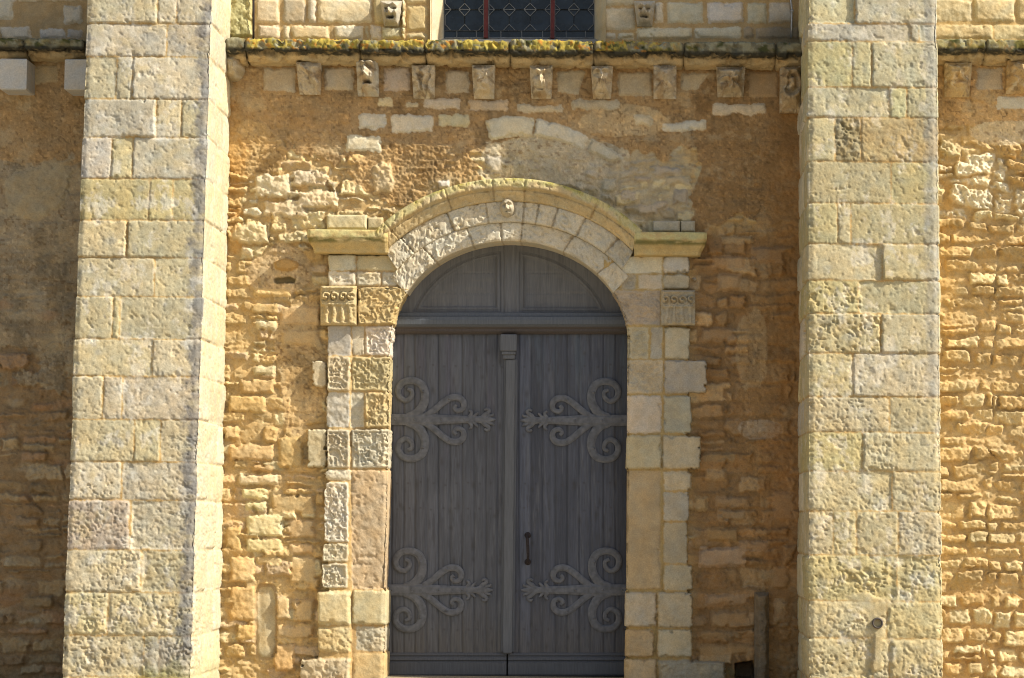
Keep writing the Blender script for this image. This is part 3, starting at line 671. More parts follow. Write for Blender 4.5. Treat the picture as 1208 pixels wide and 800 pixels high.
cornice(266, 945, [289, 424, 500, 600, 698, 804, 912], 48, 79, .31, 'long cornice ledge above the doorway, crusted with yellow and orange lichen', lambda x: ss(280, 300, x) * ss(830, 740, x), 51)
cornice(-250, 101, [-120, 30], 44, 72, .31, 'dark weathered cornice ledge resting on two plain square corbels', lambda x: .12 + 0 * x, 52)
cornice(1095, 1470, [1158, 1300], 47, 78, .31, 'black and green stained cornice ledge above the golden rubble wall', lambda x: .3 + 0 * x, 53)

# ------------------------------------------------------------------ carved blocks (corbels, heads, capitals)
def gauss(X, Y, cx, cy, rx, ry): return np.exp(-((X - cx) / rx) ** 2 - ((Y - cy) / ry) ** 2)

def block(name, x0, y0, x1, y1, proud, fn, col, parent=None, taper=0., rnd=3., under=.0, base=0.0, back=.04, step=.9, narrow=0., warp=1.0, rough=.004, colfn=None, oval=False):
    """carved stone: a relief face of its own depth on a solid block let into the wall"""
    xs = axis((x0, x1, step)); ys = axis((y0, y1, step)); X, Y = np.meshgrid(xs, ys)
    u = (X - x0) / (x1 - x0) * 2 - 1; v = (Y - y0) / (y1 - y0)
    k = int(rng.integers(1e5))
    dx = np.minimum(X - x0, x1 - X); dy = np.minimum(Y - y0, y1 - Y)
    if oval: e = (1 - np.hypot(u, 2 * v - 1)) * min(x1 - x0, y1 - y0) * .5
    else: e = np.minimum(dx, dy)
    pr = proud * (1 - taper * v ** 1.6)
    H = pr * np.sqrt(np.clip(1 - (1 - np.clip(e / rnd, 0, 1)) ** 2, 0, 1)) if oval else pr - (1 - ss(0, rnd, e)) * rnd / 150. * 1.2
    H = H + rough * fbm(X / 4, Y / 4, k) + (fn(u, v, X, Y) if fn else 0) * ss(0, rnd, e)
    Xw = X - narrow * v * u * (x1 - x0) * .5 + warp * fbm(X / 9, Y / 9, k + 3, 2) * np.minimum(1, dx / 4)
    C = np.ones(X.shape + (3,)) * np.array(col) * (1 + .2 * fbm(X / 8, Y / 8, k + 1) + .12 * fbm(X / 3, Y / 3, k + 2))[..., None]
    if colfn is not None: C = colfn(C, u, v, X, Y)
    x, z = U(Xw, Y, base + .5 * proud); P = np.stack([x, -base - H, z], -1)
    return sheet(name, P, C, parent=parent, back=back)

def face(eye=.30, mouth=.74, nose=.50, wide=.34, amp=.035, brow=1., open_=False, bulge=.06):
    amp = amp * 1.9
    def f(u, v, X, Y):
        u = u + .12 * fbm(X / 9, Y / 9, int(eye * 900), 2); v = v + .05 * fbm(X / 9, Y / 9, int(mouth * 900), 2)
        h = bulge * np.clip(1 - u ** 2 * .9 - (2 * v - 1) ** 2 * .75, 0, 1)
        h = h - amp * .8 * (gauss(u, v, -wide, eye + .06, .19, .055) + gauss(u, v, wide, eye + .06, .19, .055))
        h = h + amp * .55 * (gauss(u, v, -wide, eye + .07, .09, .03) + gauss(u, v, wide, eye + .07, .09, .03))
        h = h + amp * brow * (gauss(u, v, -wide, eye - .05, .26, .045) + gauss(u, v, wide, eye - .05, .26, .045))
        h = h + amp * 1.3 * gauss(u, v, 0, nose, .12, .14) + amp * .7 * gauss(u, v, 0, nose + .1, .20, .045)
        h = h - amp * (1.6 if open_ else .7) * gauss(u, v, 0, mouth, .34, .06 if open_ else .028) + amp * .4 * gauss(u, v, 0, mouth + .07, .28, .03)
        h = h + amp * .5 * (gauss(u, v, -.55, nose + .08, .2, .13) + gauss(u, v, .55, nose + .08, .2, .13))
        return h
    return f
def vcut(u, v, X, Y): return -.06 * (1 - ss(.02, .34, np.abs(np.abs(u) - .62 * (1 - v)))) + .03 * gauss(u, v, 0, .75, .4, .2) + .012 * fbm(X / 5, Y / 5, 78)
def smooth_roll(u, v, X, Y): return .05 * np.cos((v - .4) * 3) + .015 * fbm(X / 6, Y / 6, 76) - .05 * ss(.78, .86, v) * ss(.98, .9, v) - .02 * (np.abs(u) > .72)
def scroll(u, v, X, Y):
    r = np.hypot(u * .9, (v - .42) * 2.0); a = np.arctan2((v - .42) * 2, u)
    return .016 * np.cos(r * 8 + a) * ss(1.1, .7, r) + .03 * (1 - r) + .02 * fbm(X / 5, Y / 5, 79)
def ring(u, v, X, Y):
    r = np.hypot(u, (v - .42) * 2.4); return .05 * np.exp(-((r - .75) / .22) ** 2) + .05 * np.exp(-(r / .35) ** 2) - .03 * np.exp(-((r - .42) / .12) ** 2) - .04 * ss(.75, 1, v)
def balls(u, v, X, Y): return .012 * fbm(X / 6, Y / 6, 75) + .085 * gauss(u, v, 0, .34, .5, .2) + .035 * gauss(u, v, -.5, .62, .25, .1) + .035 * gauss(u, v, .5, .62, .25, .1) - .02 * gauss(u, v, 0, .6, .2, .06) - .012 * ss(.8, .86, v)
def diag(u, v, X, Y): return -.05 * ss(-.1, .1, v - .5 - .5 * u) + .02 * fbm(X / 6, Y / 6, 77)
def skull(u, v, X, Y): return face(.52, .86, .70, .45, .045)(u, v, X, Y) + .05 * gauss(u, v, 0, .25, .7, .22)

CG = 'carved corbels under the cornice'
K1, K2, K3 = (.46, .39, .28), (.50, .42, .29), (.42, .32, .19)
def grime(C, u, v, X, Y):
    k = int(X[0, 0] * 7) % 991
    for sc, t, c, a in ((7, .1, (.17, .12, .07), .65), (5, .15, (.56, .50, .38), .6), (10, .15, (.33, .22, .11), .5)):
        m = (ss(t, t + .3, fbm(X / sc, Y / sc, k + int(sc)) ) * a)[..., None]; C = C * (1 - m) + np.array(c) * m
    return C
def corbel(x0, y0, x1, y1, fn, col, label, proud=.21, taper=.52, **k):
    o = block('corbel', x0, y0, x1, y1, proud, fn, col, taper=taper, back=.06, **{**dict(rnd=8, rough=.022, warp=3.2, colfn=grime), **k})
    return tag(o, label, 'corbel', CG)
corbel(262, 62, 287, 94, None, (.40, .33, .21), 'smooth rounded ball corbel wedged beside the sunlit buttress side', proud=.26, taper=.1, oval=True, rnd=13)
corbel(350, 74, 379, 110, diag, K1, 'broken corbel split by a slanting crack, beside the ball-shaped corbel', narrow=.15)
corbel(421, 70, 446, 112, face(.22, .66, .42, .36, .055, open_=True), (.48, .44, .35), 'corbel carved as a deeply cut open-mouthed head, over the three white stones')
corbel(486, 78, 513, 115, vcut, K2, 'corbel carved with a deep V-shaped groove', narrow=.08)
corbel(557, 78, 584, 115, smooth_roll, K2, 'corbel with a plain hollowed shield-like face', narrow=.12)
corbel(625, 78, 652, 115, face(.30, .76, .50, .36, .032), K2, 'corbel carved as a flat calm human face with a straight nose', narrow=.12)
corbel(697, 79, 723, 115, face(.22, .82, .45, .40, .038, brow=1.4), K2, 'corbel carved as a long face with a heavy brow, above the old arch fragment', narrow=.18)
corbel(771, 78, 798, 115, balls, K1, 'corbel carved with one large ball above two small ones')
corbel(845, 80, 879, 113, skull, (.43, .35, .23), 'corbel carved as an animal head with a pale domed forehead', narrow=.1)
corbel(920, 78, 947, 132, ring, K3, 'long corbel with a ring-shaped relief, tucked against the shaded buttress', taper=.2)
corbel(1114, 75, 1146, 113, scroll, (.46, .35, .19), 'weathered scroll corbel next to the right-hand buttress edge', narrow=.1)
corbel(1188, 72, 1222, 109, balls, (.46, .33, .17), 'worn rounded corbel cut by the right edge of the photograph')
def plain_corbel(px0, px1, label):
    mb = MB(); d = .31
    mb.box(xof(px0, d), xof(px1, d), -d, .06, zof(106, d, 60), zof(69.5, d, 60), .008)
    return tag(mb.build('corbel', STONE, col=(.50, .48, .43)), label, 'corbel', 'square corbels under the shaded cornice')
plain_corbel(-8, 24, 'smooth square new-cut corbel cut by the left edge of the photograph')
plain_corbel(69, 101, 'smooth square new-cut corbel against the shaded side of the buttress')

# heads beside the window
for (a, b, lab) in ((449, 474, 'small carved animal head set in the wall on the sunlit side of the leaded window'), (748, 773, 'small carved animal head set in the wall on the shaded side of the leaded window')):
    o = block('carved_head', a, 2, b, 30, .13, face(.3, .68, .5, .36, .055, open_=True), (.44, .40, .32), taper=.5, narrow=.3, rnd=4)
    tag(o, lab, 'carving', 'carved heads beside the window')

# ------------------------------------------------------------------ portal
portal = thing('stone_portal', (xof(598, 0, 790), -.1, 0), 'carved stone door surround with round arch, pilasters and scrolled capitals', 'portal')
DD = .26                                  # door plane, behind the wall face
LB, SMO = (.52, .46, .34), (.43, .40, .34)

def xin(y, left=True):
    """inner edge of the jamb in pixels"""
    y = np.asarray(y, float)
    k = np.sqrt(np.clip(1 - (np.clip(CY - y, 0, 115) / B1) ** 2, 0, 1))
    k2 = np.sqrt(np.clip(1 - (np.clip(CY - y, 0, 121) / 122.) ** 2, 0, 1))
    if left:
        low = 460 - 7 * np.clip((y - 400) / 400, 0, 1.1)
        return np.where(y >= CY, low, np.where(y > 340, CX - A1 * k, CX - 146 * k2))
    low = 740 - 2 * np.clip((y - 400) / 400, 0, 1.1)
    return np.where(y >= CY, low, np.where(y > 340, CX + A1 * k, CX + 146 * k2))

def jamb(left, blocks, label_part):
    ya = axis((299, 806, STEP), (806, 840, 8))
    nfr = 110; nrv = 26
    if left: s = np.concatenate([np.linspace(0, 1, nfr), 1 + np.linspace(0, 1, nrv + 1)[1:]])
    else: s = np.concatenate([-np.linspace(1, 0, nrv + 1)[:-1], np.linspace(0, 1, nfr)])
    Sg, Yg = np.meshgrid(s, ya); xi = xin(Yg, left)
    RP = 62.0
    if left:
        o = 340.0; X = o + np.clip(Sg, 0, 1) * (xi - o) + np.clip(Sg - 1, 0, None) * RP
        rev = np.clip(Sg - 1, 0, None)
    else:
        o = 866.0; X = xi + np.clip(Sg, 0, 1) * (o - xi) + np.clip(Sg, None, 0) * RP
        rev = np.clip(-Sg, 0, None)
    cv = Canvas(X, Yg, -.05, MORT, 3)
    fill = ((396, 298, 560, 842, .062), (384, 298, 416, 842, .085), (372, 696, 416, 842, .11)) if left else ((640, 298, 800, 842, .062), (781, 298, 814, 842, .082), (773, 698, 818, 842, .10))
    for (x0, y0, x1, y1, h) in fill: cv.rect(x0, y0, x1, y1, h, (.42, .30, .14), edge=3, rough=.006, warp=2, rad=0, jit=0)
    for (x0, y0, x1, y1, h, c, kw) in blocks:
        g = .25
        if left and x1 > 452: x1 = 560 if y0 > 336 else x1      # inner blocks run round into the reveal
        if not left and x0 < 742 and y0 > 336: x0 = 640
        cv.rect(x0, y0, x1, y1, h, c, g=g, **{**dict(warp=1.3, edge=2.0, rough=.005, dome=.001, rad=2), **kw})
    H = cv.H; corner = np.abs(X - xi)
    H = H - (.012 + .02 * np.clip(fbm(X * 0, Yg / 6, 55 + left), 0, 1)) * (1 - ss(0, 5, corner))
    sgn = 1 if left else -1
    x, z = U(np.where(rev > 0, xi, X), Yg, .08)
    isr = rev > 0
    H2 = np.where(isr, np.maximum(H, -.02), H)
    P = np.stack([np.where(isr, x + sgn * (H2 - .08) * .6, x), np.where(isr, -.08 + rev * (.08 + DD + .05), -H), z], -1)
    return sheet('jamb', P, cv.C, parent=portal), cv

V = dict(verm=.022, rough=.004); VS = dict(verm=.012, rough=.008, pit=.008); RG = dict(rough=.012, pit=.010, warp=2.2, edge=4); SM = dict(rough=.002)
hp, hi = .105, .075      # pilaster face, inner band
LBLK = [
    (386, 299, 420, 320, hp - .02, PALE, SM), (420, 299, 470, 320, hi - .01, CREAM, SM),
    (386, 320, 420, 338, hp - .015, PALE, VS), (420, 320, 449, 338, hi, LB, VS), (449, 320, 474, 338, hi - .01, PALE, VS),
    (421, 338, 480, 384, hi + .012, (.50, .38, .18), V),
    (385, 384, 415, 420, hp - .02, SMO, dict(rough=.006)), (415, 384, 430, 420, hi - .01, LB, SM), (430, 384, 462, 420, hi, LB, V),
    (385, 420, 414, 462, hp, (.50, .42, .26), V), (414, 420, 461, 462, hi, (.50, .42, .26), V),
    (366, 424, 386, 458, .078, (.47, .39, .24), dict(rough=.006)),
    (383, 462, 413, 505, hp - .02, SMO, dict(rough=.010)), (413, 462, 430, 505, hi - .015, LB, dict(rough=.01)), (430, 462, 461, 505, hi, (.47, .36, .18), V),
    (361, 505, 386, 553, .088, (.51, .45, .30), dict(rough=.006)), (384, 506, 414, 553, hp + .004, LB, V), (414, 506, 460, 553, hi + .01, LB, V),
    (379, 553, 414, 567, hp - .005, LB, RG), (414, 554, 458, 696, hi - .005, (.46, .35, .225), dict(rough=.006, pit=.010, ps=7)),
    (381, 568, 412, 640, hp, LB, V), (379, 640, 412, 664, hp, PALE, VS), (378, 664, 411, 695, hp, LB, V),
    (373, 696, 415, 738, hp + .035, (.51, .43, .26), dict(rough=.005, edge=5)), (415, 696, 457, 738, hi + .02, CREAM, dict(rough=.003)),
    (373, 739, 415, 770, hp + .02, (.48, .38, .22), RG), (419, 739, 456, 769, hi + .01, PALE, RG),
    (352, 775, 415, 806, hp + .04, (.49, .41, .27), RG), (415, 770, 456, 806, hi + .02, (.48, .38, .2), dict(rough=.004)),
    (352, 806, 456, 842, hp + .04, LB, RG)]
jl, _ = jamb(True, LBLK, '')
RB = (.46, .39, .27); RG2 = (.43, .38, .28); RY = (.48, .36, .20)
RBLK = [
    (728, 301, 782, 323, hi - .01, PALE, SM), (782, 301, 815, 323, hp - .02, (.53, .5, .42), SM),
    (733, 323, 751, 342, hi - .01, RB, VS), (752, 323, 782, 342, hi, RB, SM), (782, 323, 815, 342, hp - .015, RB, SM), (815, 323, 826, 333, .05, RB, RG),
    (722, 342, 780, 384, hi + .01, (.42, .35, .24), VS),
    (738, 385, 766, 424, hi, RG2, VS), (767, 385, 782, 424, hi - .01, RG2, SM), (783, 385, 815, 424, hp - .02, RG2, dict(rough=.005)),
    (738, 424, 783, 465, hi, RB, VS), (783, 424, 835, 465, hp - .01, RG2, dict(rough=.005)),
    (738, 466, 781, 512, hi, RB, SM), (782, 466, 817, 512, hp - .01, (.39, .36, .25), dict(rough=.004)),
    (738, 513, 781, 554, hi + .01, RB, dict(rough=.005)), (781, 513, 828, 554, hp, RB, dict(rough=.006)),
    (736, 555, 780, 696, hi - .005, RY, dict(rough=.003)),
    (782, 555, 819, 579, hp - .01, RB, RG), (782, 580, 814, 615, hp - .01, RG2, SM), (782, 616, 812, 665, hp - .01, RB, SM), (782, 666, 818, 697, hp, RB, dict(rough=.006)),
    (736, 698, 775, 740, hi + .02, RB, dict(rough=.007)), (775, 698, 818, 741, hp + .03, RB, dict(rough=.007)),
    (736, 742, 772, 776, hi + .01, RY, dict(rough=.008)), (775, 742, 818, 776, hp + .03, RB, dict(rough=.005)),
    (736, 777, 775, 842, hi + .02, RY, dict(rough=.006)), (776, 778, 858, 842, hp + .035, (.36, .31, .2), RG)]
jr, _ = jamb(False, RBLK, '')

def capital_fn(u, v, X, Y):
    h = .02 * ss(.10, .04, v)                                    # abacus
    for cx in (-.72, -.22, .28, .76):
        r = np.hypot((u - cx) * 1.0, (v - .28) * 2.0); a = np.arctan2((v - .28) * 2, u - cx)
        h = h + np.where(r < .3, .022 * np.cos(r * 26 - a) * ss(.32, .22, r) + .02 * ss(.3, 0, r), 0)
    fl = ss(.46, .52, v)
    h = h - fl * .02 * ss(.1, .7, np.cos(u * 3.14159 * 4.5) * .5 + .5) * ss(.98, .9, v) + .012 * gauss(u, v, 0, .48, 9, .03)
    return h + .006 * fbm(X / 2.5, Y / 2.5, 92)
block('capital', 379, 338, 421, 384, hp + .05, capital_fn, (.47, .375, .205), parent=portal, rnd=3, back=0.0, rough=.011, warp=1.8)
block('capital', 780, 343, 820, 384, hp + .05, capital_fn, (.40, .345, .245), parent=portal, rnd=3, back=0.0, rough=.011, warp=1.8)

def impost(px0, px1, y0, y1, end, parent):
    """moulded impost ledge, profile along its length"""
    d0 = .21; xs = axis((px0, px1, 1.1)); pr = np.array([(-.0, 0), (.75, 0), (1, .03), (1, .36), (.93, .42), (.96, .46), (.88, .60), (.74, .80), (.70, .98), (.3, 1.0), (.0, 1.0)])
    zt, zb = zof(y0, d0, .5 * (px0 + px1)), zof(y1, d0, .5 * (px0 + px1)); hh = zt - zb
    L = np.concatenate([[0], np.cumsum(np.hypot(np.diff(pr[:, 0]) * d0, np.diff(pr[:, 1]) * hh))]); s = np.linspace(0, L[-1], 50)
    po = np.interp(s, L, pr[:, 0]) * d0; pz = zt - np.interp(s, L, pr[:, 1]) * hh
    Xg, Sg = np.meshgrid(xs, s * 150); k = int(px0)
    e = np.minimum(Xg - px0, px1 - Xg)
    H = .007 * fbm(Xg / 10, Sg / 6, k) + .004 * fbm(Xg / 3, Sg / 3, k + 1) - .02 * (1 - ss(0, 4, e))
    fr = np.interp(s, L, pr[:, 1])[:, None] + 0 * Xg
    C = np.ones(Xg.shape + (3,)) * np.array((.47, .36, .17)) * (1 + .2 * fbm(Xg / 10, Sg / 8, k + 2))[..., None]
    mm = (ss(.5, .3, fr) * ss(-.3, .3, fbm(Xg / 8, Sg / 4, k + 3) + .1))[..., None]; C = C * (1 - mm) + np.array((.50, .45, .22)) * mm
    mm = (ss(.30, .42, fr) * ss(.62, .5, fr) * ss(-.2, .3, fbm(Xg / 14, Sg / 8, k + 5) + .1))[..., None] * .85; C = C * (1 - mm) + np.array((.13, .12, .035)) * mm
    tp = (1 - np.clip(po / d0, .6, 1))[:, None] * 24 * ((end > 0) * ss(.6, 1, (Xg - px0) / (px1 - px0)) - (end < 0) * ss(.4, 0, (Xg - px0) / (px1 - px0)))
    ux, _z = U(Xg - tp, np.full_like(Xg, .5 * (y0 + y1)), d0); x = ux
    P = np.stack([x, -po[:, None] - H, pz[:, None] + 0 * Xg], -1)
    # ends close back to the wall
    Pl, Pr = P[:, :1].copy(), P[:, -1:].copy(); Pl[..., 1] = .03; Pr[..., 1] = .03
    P = np.concatenate([Pl, P, Pr], 1); C = np.concatenate([C[:, :1], C, C[:, -1:]], 1)
    return sheet('impost', P, C, parent=parent)
impost(362, 457, 270, 298, -1, portal); impost(748, 834, 273, 301, 1, portal)
block('impost_block', 386, 254, 433, 271, .09, None, (.52, .45, .28), parent=portal, rnd=2, rough=.003)
block('impost_block', 434, 257, 452, 271, .08, None, (.48, .40, .24), parent=portal, rnd=2, rough=.003)
block('impost_block', 770, 261, 802, 274, .08, None, (.45, .41, .31), parent=portal, rnd=2, rough=.004)
block('impost_block', 803, 261, 820, 274, .08, None, (.47, .42, .31), parent=portal, rnd=2, rough=.004)

def ring_arch(name, inner, outer, y_in, y_out, prof, joints, col, kfn=None, soffit=False, jd=.02, nr=30, colfn=None):
    """arch ring swept along an ellipse; inner/outer = (a, b); prof(s) = height at radial fraction s"""
    (a0, b0), (a1, b1) = inner, outer
    th0 = math.asin((CY - y_out) / b1) if False else None
    t_in = math.acos(min(1, (CY - y_in) / b0)); 
    tt = np.linspace(-t_in, t_in, 420)                       # measured from the crown
    ss_ = np.linspace(0, 1, nr)
    if soffit: ss_ = np.concatenate([-np.linspace(1, 0, 18)[:-1], ss_])
    T, S = np.meshgrid(tt, ss_); Sc = np.clip(S, 0, 1)
    a = a0 + (a1 - a0) * Sc; b = b0 + (b1 - b0) * Sc
    # outer edge may end higher than the inner one (springing cut horizontally)
    t_out = math.acos(min(1, (CY - y_out) / b1)); tl = t_in + (t_out - t_in) * Sc
    Tq = T / t_in * tl
    X = CX + a * np.sin(Tq); Y = CY - b * np.cos(Tq)
    arc = Tq * .5 * (a + b); rad = Sc * .5 * ((a1 - a0) + (b1 - b0)) + np.clip(S, None, 0) * 40
    k = int(rng.integers(1e5))
    H = prof(Sc) + .004 * fbm(arc / 4, rad / 4, k) + .007 * fbm(arc / 16, rad / 12, k + 1) - .008 * ss(.62, .82, vn(arc / 3.2, rad / 3.2, k + 6)) - .012 * ss(.3, .6, fbm(arc / 9, rad / 7, k + 7))
    C = np.ones(X.shape + (3,)) * np.array(col) * (1 + .16 * fbm(arc / 16, rad / 12, k + 2) + .1 * fbm(arc / 3, rad / 3, k + 3))[..., None]
    if kfn is not None: H = H + kfn(arc, rad, X, Y)
    bl = np.zeros(X.shape, int); am = .5 * (a0 + a1 + b0 + b1) * .5
    for j in joints:
        tj = j * t_in; dj = np.abs(Tq - tj) * am + 1.4 * fbm(rad / 4, arc * 0, int(j * 999) % 777)
        H = H - .7 * jd * (1 - ss(.3, 2.0, dj)); mm = (.45 * (1 - ss(.4, 1.6, dj)))[..., None]; C = C * (1 - mm) + np.array((.22, .15, .07)) * mm
        bl += Tq > tj
    q = np.random.default_rng(k); nb = len(joints) + 1
    H = H + q.normal(0, .004, nb)[bl] * (S >= 0); C = C * (1 + q.normal(0, .05, nb))[bl][..., None]
    if colfn is not None: C = colfn(C, X, Y, Sc)
    edge = (1 - ss(0, .12, np.abs(S))) if soffit else (1 - ss(0, .06, Sc)); H = H - .009 * edge - .012 * (1 - ss(0, .07, 1 - Sc))
    x, z = U(X, Y, .09)
    rv = np.clip(-S, 0, None)
    P = np.stack([x, np.where(rv > 0, -H + rv * (DD + .05 + .07), -H), z], -1)
    P = P[::-1]; C = C[::-1]                                # rows run from the outside in
    if not soffit:                                          # close the inner edge back
        L = P[-1:].copy(); L[..., 1] = .02; P = np.concatenate([P, L]); C = np.concatenate([C, C[-1:]])
    L = P[:1].copy(); L[..., 1] = .03; P = np.concatenate([L, P]); C = np.concatenate([C[:1], C])
    # ends
    A, B = P[:, :1].copy(), P[:, -1:].copy(); A[..., 1] = .03; B[..., 1] = .03
    A[..., 1] = np.maximum(A[..., 1], P[:, :1, 1]); B[..., 1] = np.maximum(B[..., 1], P[:, -1:, 1])
    P = np.concatenate([A, P, B], 1); C = np.concatenate([C[:, :1], C, C[:, -1:]], 1)
    return sheet(name, P, C, parent=portal)

def carve1(arc, rad, X, Y):
    lf = ss(585, 560, X)
    f1, f2, _ = worley(arc / 7, rad / 6, 61); return -.011 * lf * ss(.02, .22, np.abs(fbm(arc / 8, rad / 7, 61, 2))) * ss(-.5, .2, fbm(arc / 20, rad / 20, 62, 2))
def carve2(arc, rad, X, Y):
    q = np.mod(arc + 14, 30) - 15; r = np.hypot(q, rad - 12); an = np.arctan2(rad - 12, q)
    return .0055 * np.cos(r * .95 - an) * ss(11, 8, r) * ss(2, 4, rad) * ss(25, 21, rad) - .012 * ss(.1, .5, fbm(X / 5, Y / 5, 64)) * (X < 560)
def yel(C, X, Y, S):
    m = (.6 * ss(.62, .8, S + .3 * fbm(X / 14, Y / 14, 67)))[..., None]; C = C * (1 - m) + np.array((.48, .44, .20)) * m
    m = (.75 * ss(-.05, .3, fbm(X / 9, Y / 9, 68)) * ss(.78, .95, S))[..., None]; return C * (1 - m) + np.array((.32, .28, .06)) * m
AW = (.53, .48, .37)
ring_arch('archivolt', (A1, B1), (166, 138.5), 345, 326, lambda s: .085 + 0 * s, [-.62, -.29, -.06, .085, .44, .78], (.52, .47, .36), carve1, soffit=True)
ring_arch('archivolt', (165, 137.8), (190, 163), 318, 296, lambda s: .105 + 0 * s, [-.80, -.43, -.16, .10, .2, .33, .53, .80], (.50, .45, .34), carve2, nr=26)
ring_arch('hood_mould', (189.2, 162.2), (212, 188), 296, 273, lambda s: np.interp(s, [0, .12, .42, .48, .55, .62, 1], [.125, .13, .165, .155, .19, .205, .20]), [-.87, -.42, -.105, .105, .60], (.49, .39, .22), None, nr=26, colfn=yel, jd=.014)
o = block('carved_head', 589, 233, 608, 257, .10, face(.36, .74, .54, .38, .035), (.44, .39, .29), parent=portal, oval=True, rnd=6, base=.07, step=.6)
o['label'] = 'little carved stone face at the crown of the arch'

# ------------------------------------------------------------------ door
door = thing('wooden_door', (xof(598, -DD, 797), DD, zof(797, -DD)), 'weathered grey double door with scrolled iron hinges and arched panelled top', 'door')
WC, WB = (.09, .094, .104), (.092, .105, .124)
def wood_canvas(x0, y0, x1, y1, step=1.1, c=WC):
    X, Y = np.meshgrid(axis((x0, x1, step)), axis((y0, y1, step))); cv = Canvas(X, Y, 0, c)
    k = int(rng.integers(1e5)); cv.C *= (1 + .22 * fbm(X / 2.2, Y / 60, k) + .14 * fbm(X / 30, Y / 50, k + 1))[..., None]
    cv.H += .0012 * fbm(X / 2, Y / 40, k + 2); return cv
def put(cv, name, parent, d, back=None): 
    x, z = U(cv.X, cv.Y, d); return sheet(name, np.stack([x, -d - cv.H, z], -1), cv.C, WOOD, parent, back=back)

cv = wood_canvas(452, 274, 750, 386, c=(.128, .132, .140)); X, Y = cv.X, cv.Y
rr = np.hypot((X - CX) / 120, (Y - 400) / 104); e = (1 - rr) * 110
dl = np.minimum(np.minimum(e, 368 - Y), np.minimum(591.5 - X, X - 470)); dr = np.minimum(np.minimum(e, 369 - Y), np.minimum(X - 612, 735 - X)); d = np.maximum(dl, dr)
cv.H += -.009 * ss(0, 2, d) + .009 * ss(2, 3.2, d) * ss(6.2, 5, d) - .016 * ss(5.2, 7, d); cv.tint(np.exp(-((d - .8) / .8) ** 2), (.04, .042, .048), .6)
cv.H += .012 * ss(8, 6, np.abs(X - 602)); cv.H -= .003 * (np.abs(np.abs(X - 602) - 2.5) < .8)
cv.H -= .003 * ((np.abs(Y - 322) < .8) | (np.abs(Y - 346) < .7)) * (d > 9)
cv.tint(ss(.05, .5, fbm(X / 20, Y / 5, 505)) * (d > 9), (.15, .148, .145), .5)
put(cv, 'arched_panel', door, -DD, back=DD + .06)
# transom moulding
xs = axis((456, 746, 4)); pr = np.array([(0, 368), (.055, 369), (.06, 371), (.06, 373), (.085, 374), (.09, 378), (.085, 383), (.07, 384.5), (.06, 386.5), (.05, 388), (.048, 391), (.03, 393.5), (0, 394)])
Xg = np.broadcast_to(xs, (len(pr), len(xs))); x, z = U(Xg, np.broadcast_to(pr[:, 1:], Xg.shape), -DD + .05)
cc = np.ones(Xg.shape + (3,)) * np.array(WB); cc[8:] = (.066, .055, .050)  # lower rows darkened, the groove's shadow painted into the colour
o = sheet('transom', np.stack([x, DD - np.broadcast_to(pr[:, :1], Xg.shape), z], -1), cc, WOOD, door); o.data.polygons.foreach_set('use_smooth', [False] * len(o.data.polygons))

def leaf(x0, x1, edges, mirror):
    cv = wood_canvas(x0, 393, x1, 774, c=(.086, .092, .107) if not mirror else (.068, .075, .096)); X, Y = cv.X, cv.Y
    q = np.random.default_rng(int(x0))
    for a, b in zip(edges[:-1], edges[1:]):
        s = (X >= a) & (X < b); cv.H += s * q.normal(0, .0015)
        cv.C *= np.where(s, 1 + q.normal(0, .12), 1)[..., None]
    for k, a in enumerate(edges[1:-1]):
        xx = X - a - .5 * fbm(X * 0 + a, Y / 40, 31 + k); g_ = np.exp(-(xx / .75) ** 2); cv.H -= .010 * g_
        cv.tint(g_ * .5, (.03, .03, .033), .8)
    cv.tint(ss(.2, .6, fbm(X / 3, Y / 45, 41 + mirror)), (.135, .14, .15), .42)
    if not mirror: cv.tint(ss(.1, .5, fbm(X / 6, Y / 70, 44)) * ss(590, 500, Y), (.094, .092, .118), .5)
    else: cv.tint(ss(560, 400, Y) * ss(-.1, .5, fbm(X / 8, Y / 60, 45)), (.085, .105, .130), .6)
    cv.tint(ss(690, 800, Y + 30 * fbm(X / 6, Y / 30, 46)), (.115, .102, .082), .6)
    for j in range(34):
        kx, ky = q.uniform(x0 + 6, x1 - 6), q.uniform(400, 765); e_ = gauss(X, Y, kx, ky, q.uniform(1.2, 2.4), q.uniform(2, 6)); cv.tint(e_, (.045, .042, .040), .6); cv.H -= .002 * e_
    for yy in (432, 570, 600, 742):
        for a, b in zip(edges[:-1], edges[1:]):
            e_ = gauss(X, Y, .5 * (a + b) + q.normal(0, 1), yy + q.normal(0, 1), 1.1, 1.1); cv.H += .003 * e_; cv.tint(e_, (.05, .045, .043), .7)
    cv.tint(ss(.15, .5, fbm(X / 1.6, Y / 22, 47 + mirror, 3)), (.055, .056, .062), .55)
    root = put(cv, 'door_leaf', door, -DD, back=DD + .06)
    # bottom rail
    n = axis((x0, x1, 4)); pr = np.array([(0, 770), (.012, 771), (.016, 773), (.010, 774.5), (.022, 776), (.026, 778.5), (.016, 780), (.034, 782), (.036, 795), (.03, 797), (-.05, 797)])
    Xg = np.broadcast_to(n, (len(pr), len(n))); x, z = U(Xg, np.broadcast_to(pr[:, 1:], Xg.shape), -DD + .02)
    o = sheet('bottom_rail', np.stack([x, DD - np.broadcast_to(pr[:, :1], Xg.shape), z], -1), np.ones(Xg.shape + (3,)) * np.array((.080, .084, .092)), WOOD, root)
    o.data.polygons.foreach_set('use_smooth', [False] * len(o.data.polygons))
    return root
lf = leaf(452, 597.5, [452, 462, 476, 489, 503, 517, 531, 545, 559, 573, 587, 597.5], 0)
rf = leaf(599.5, 745, [599.5, 612, 626, 640, 655, 669, 683, 697, 712, 726, 745], 1)
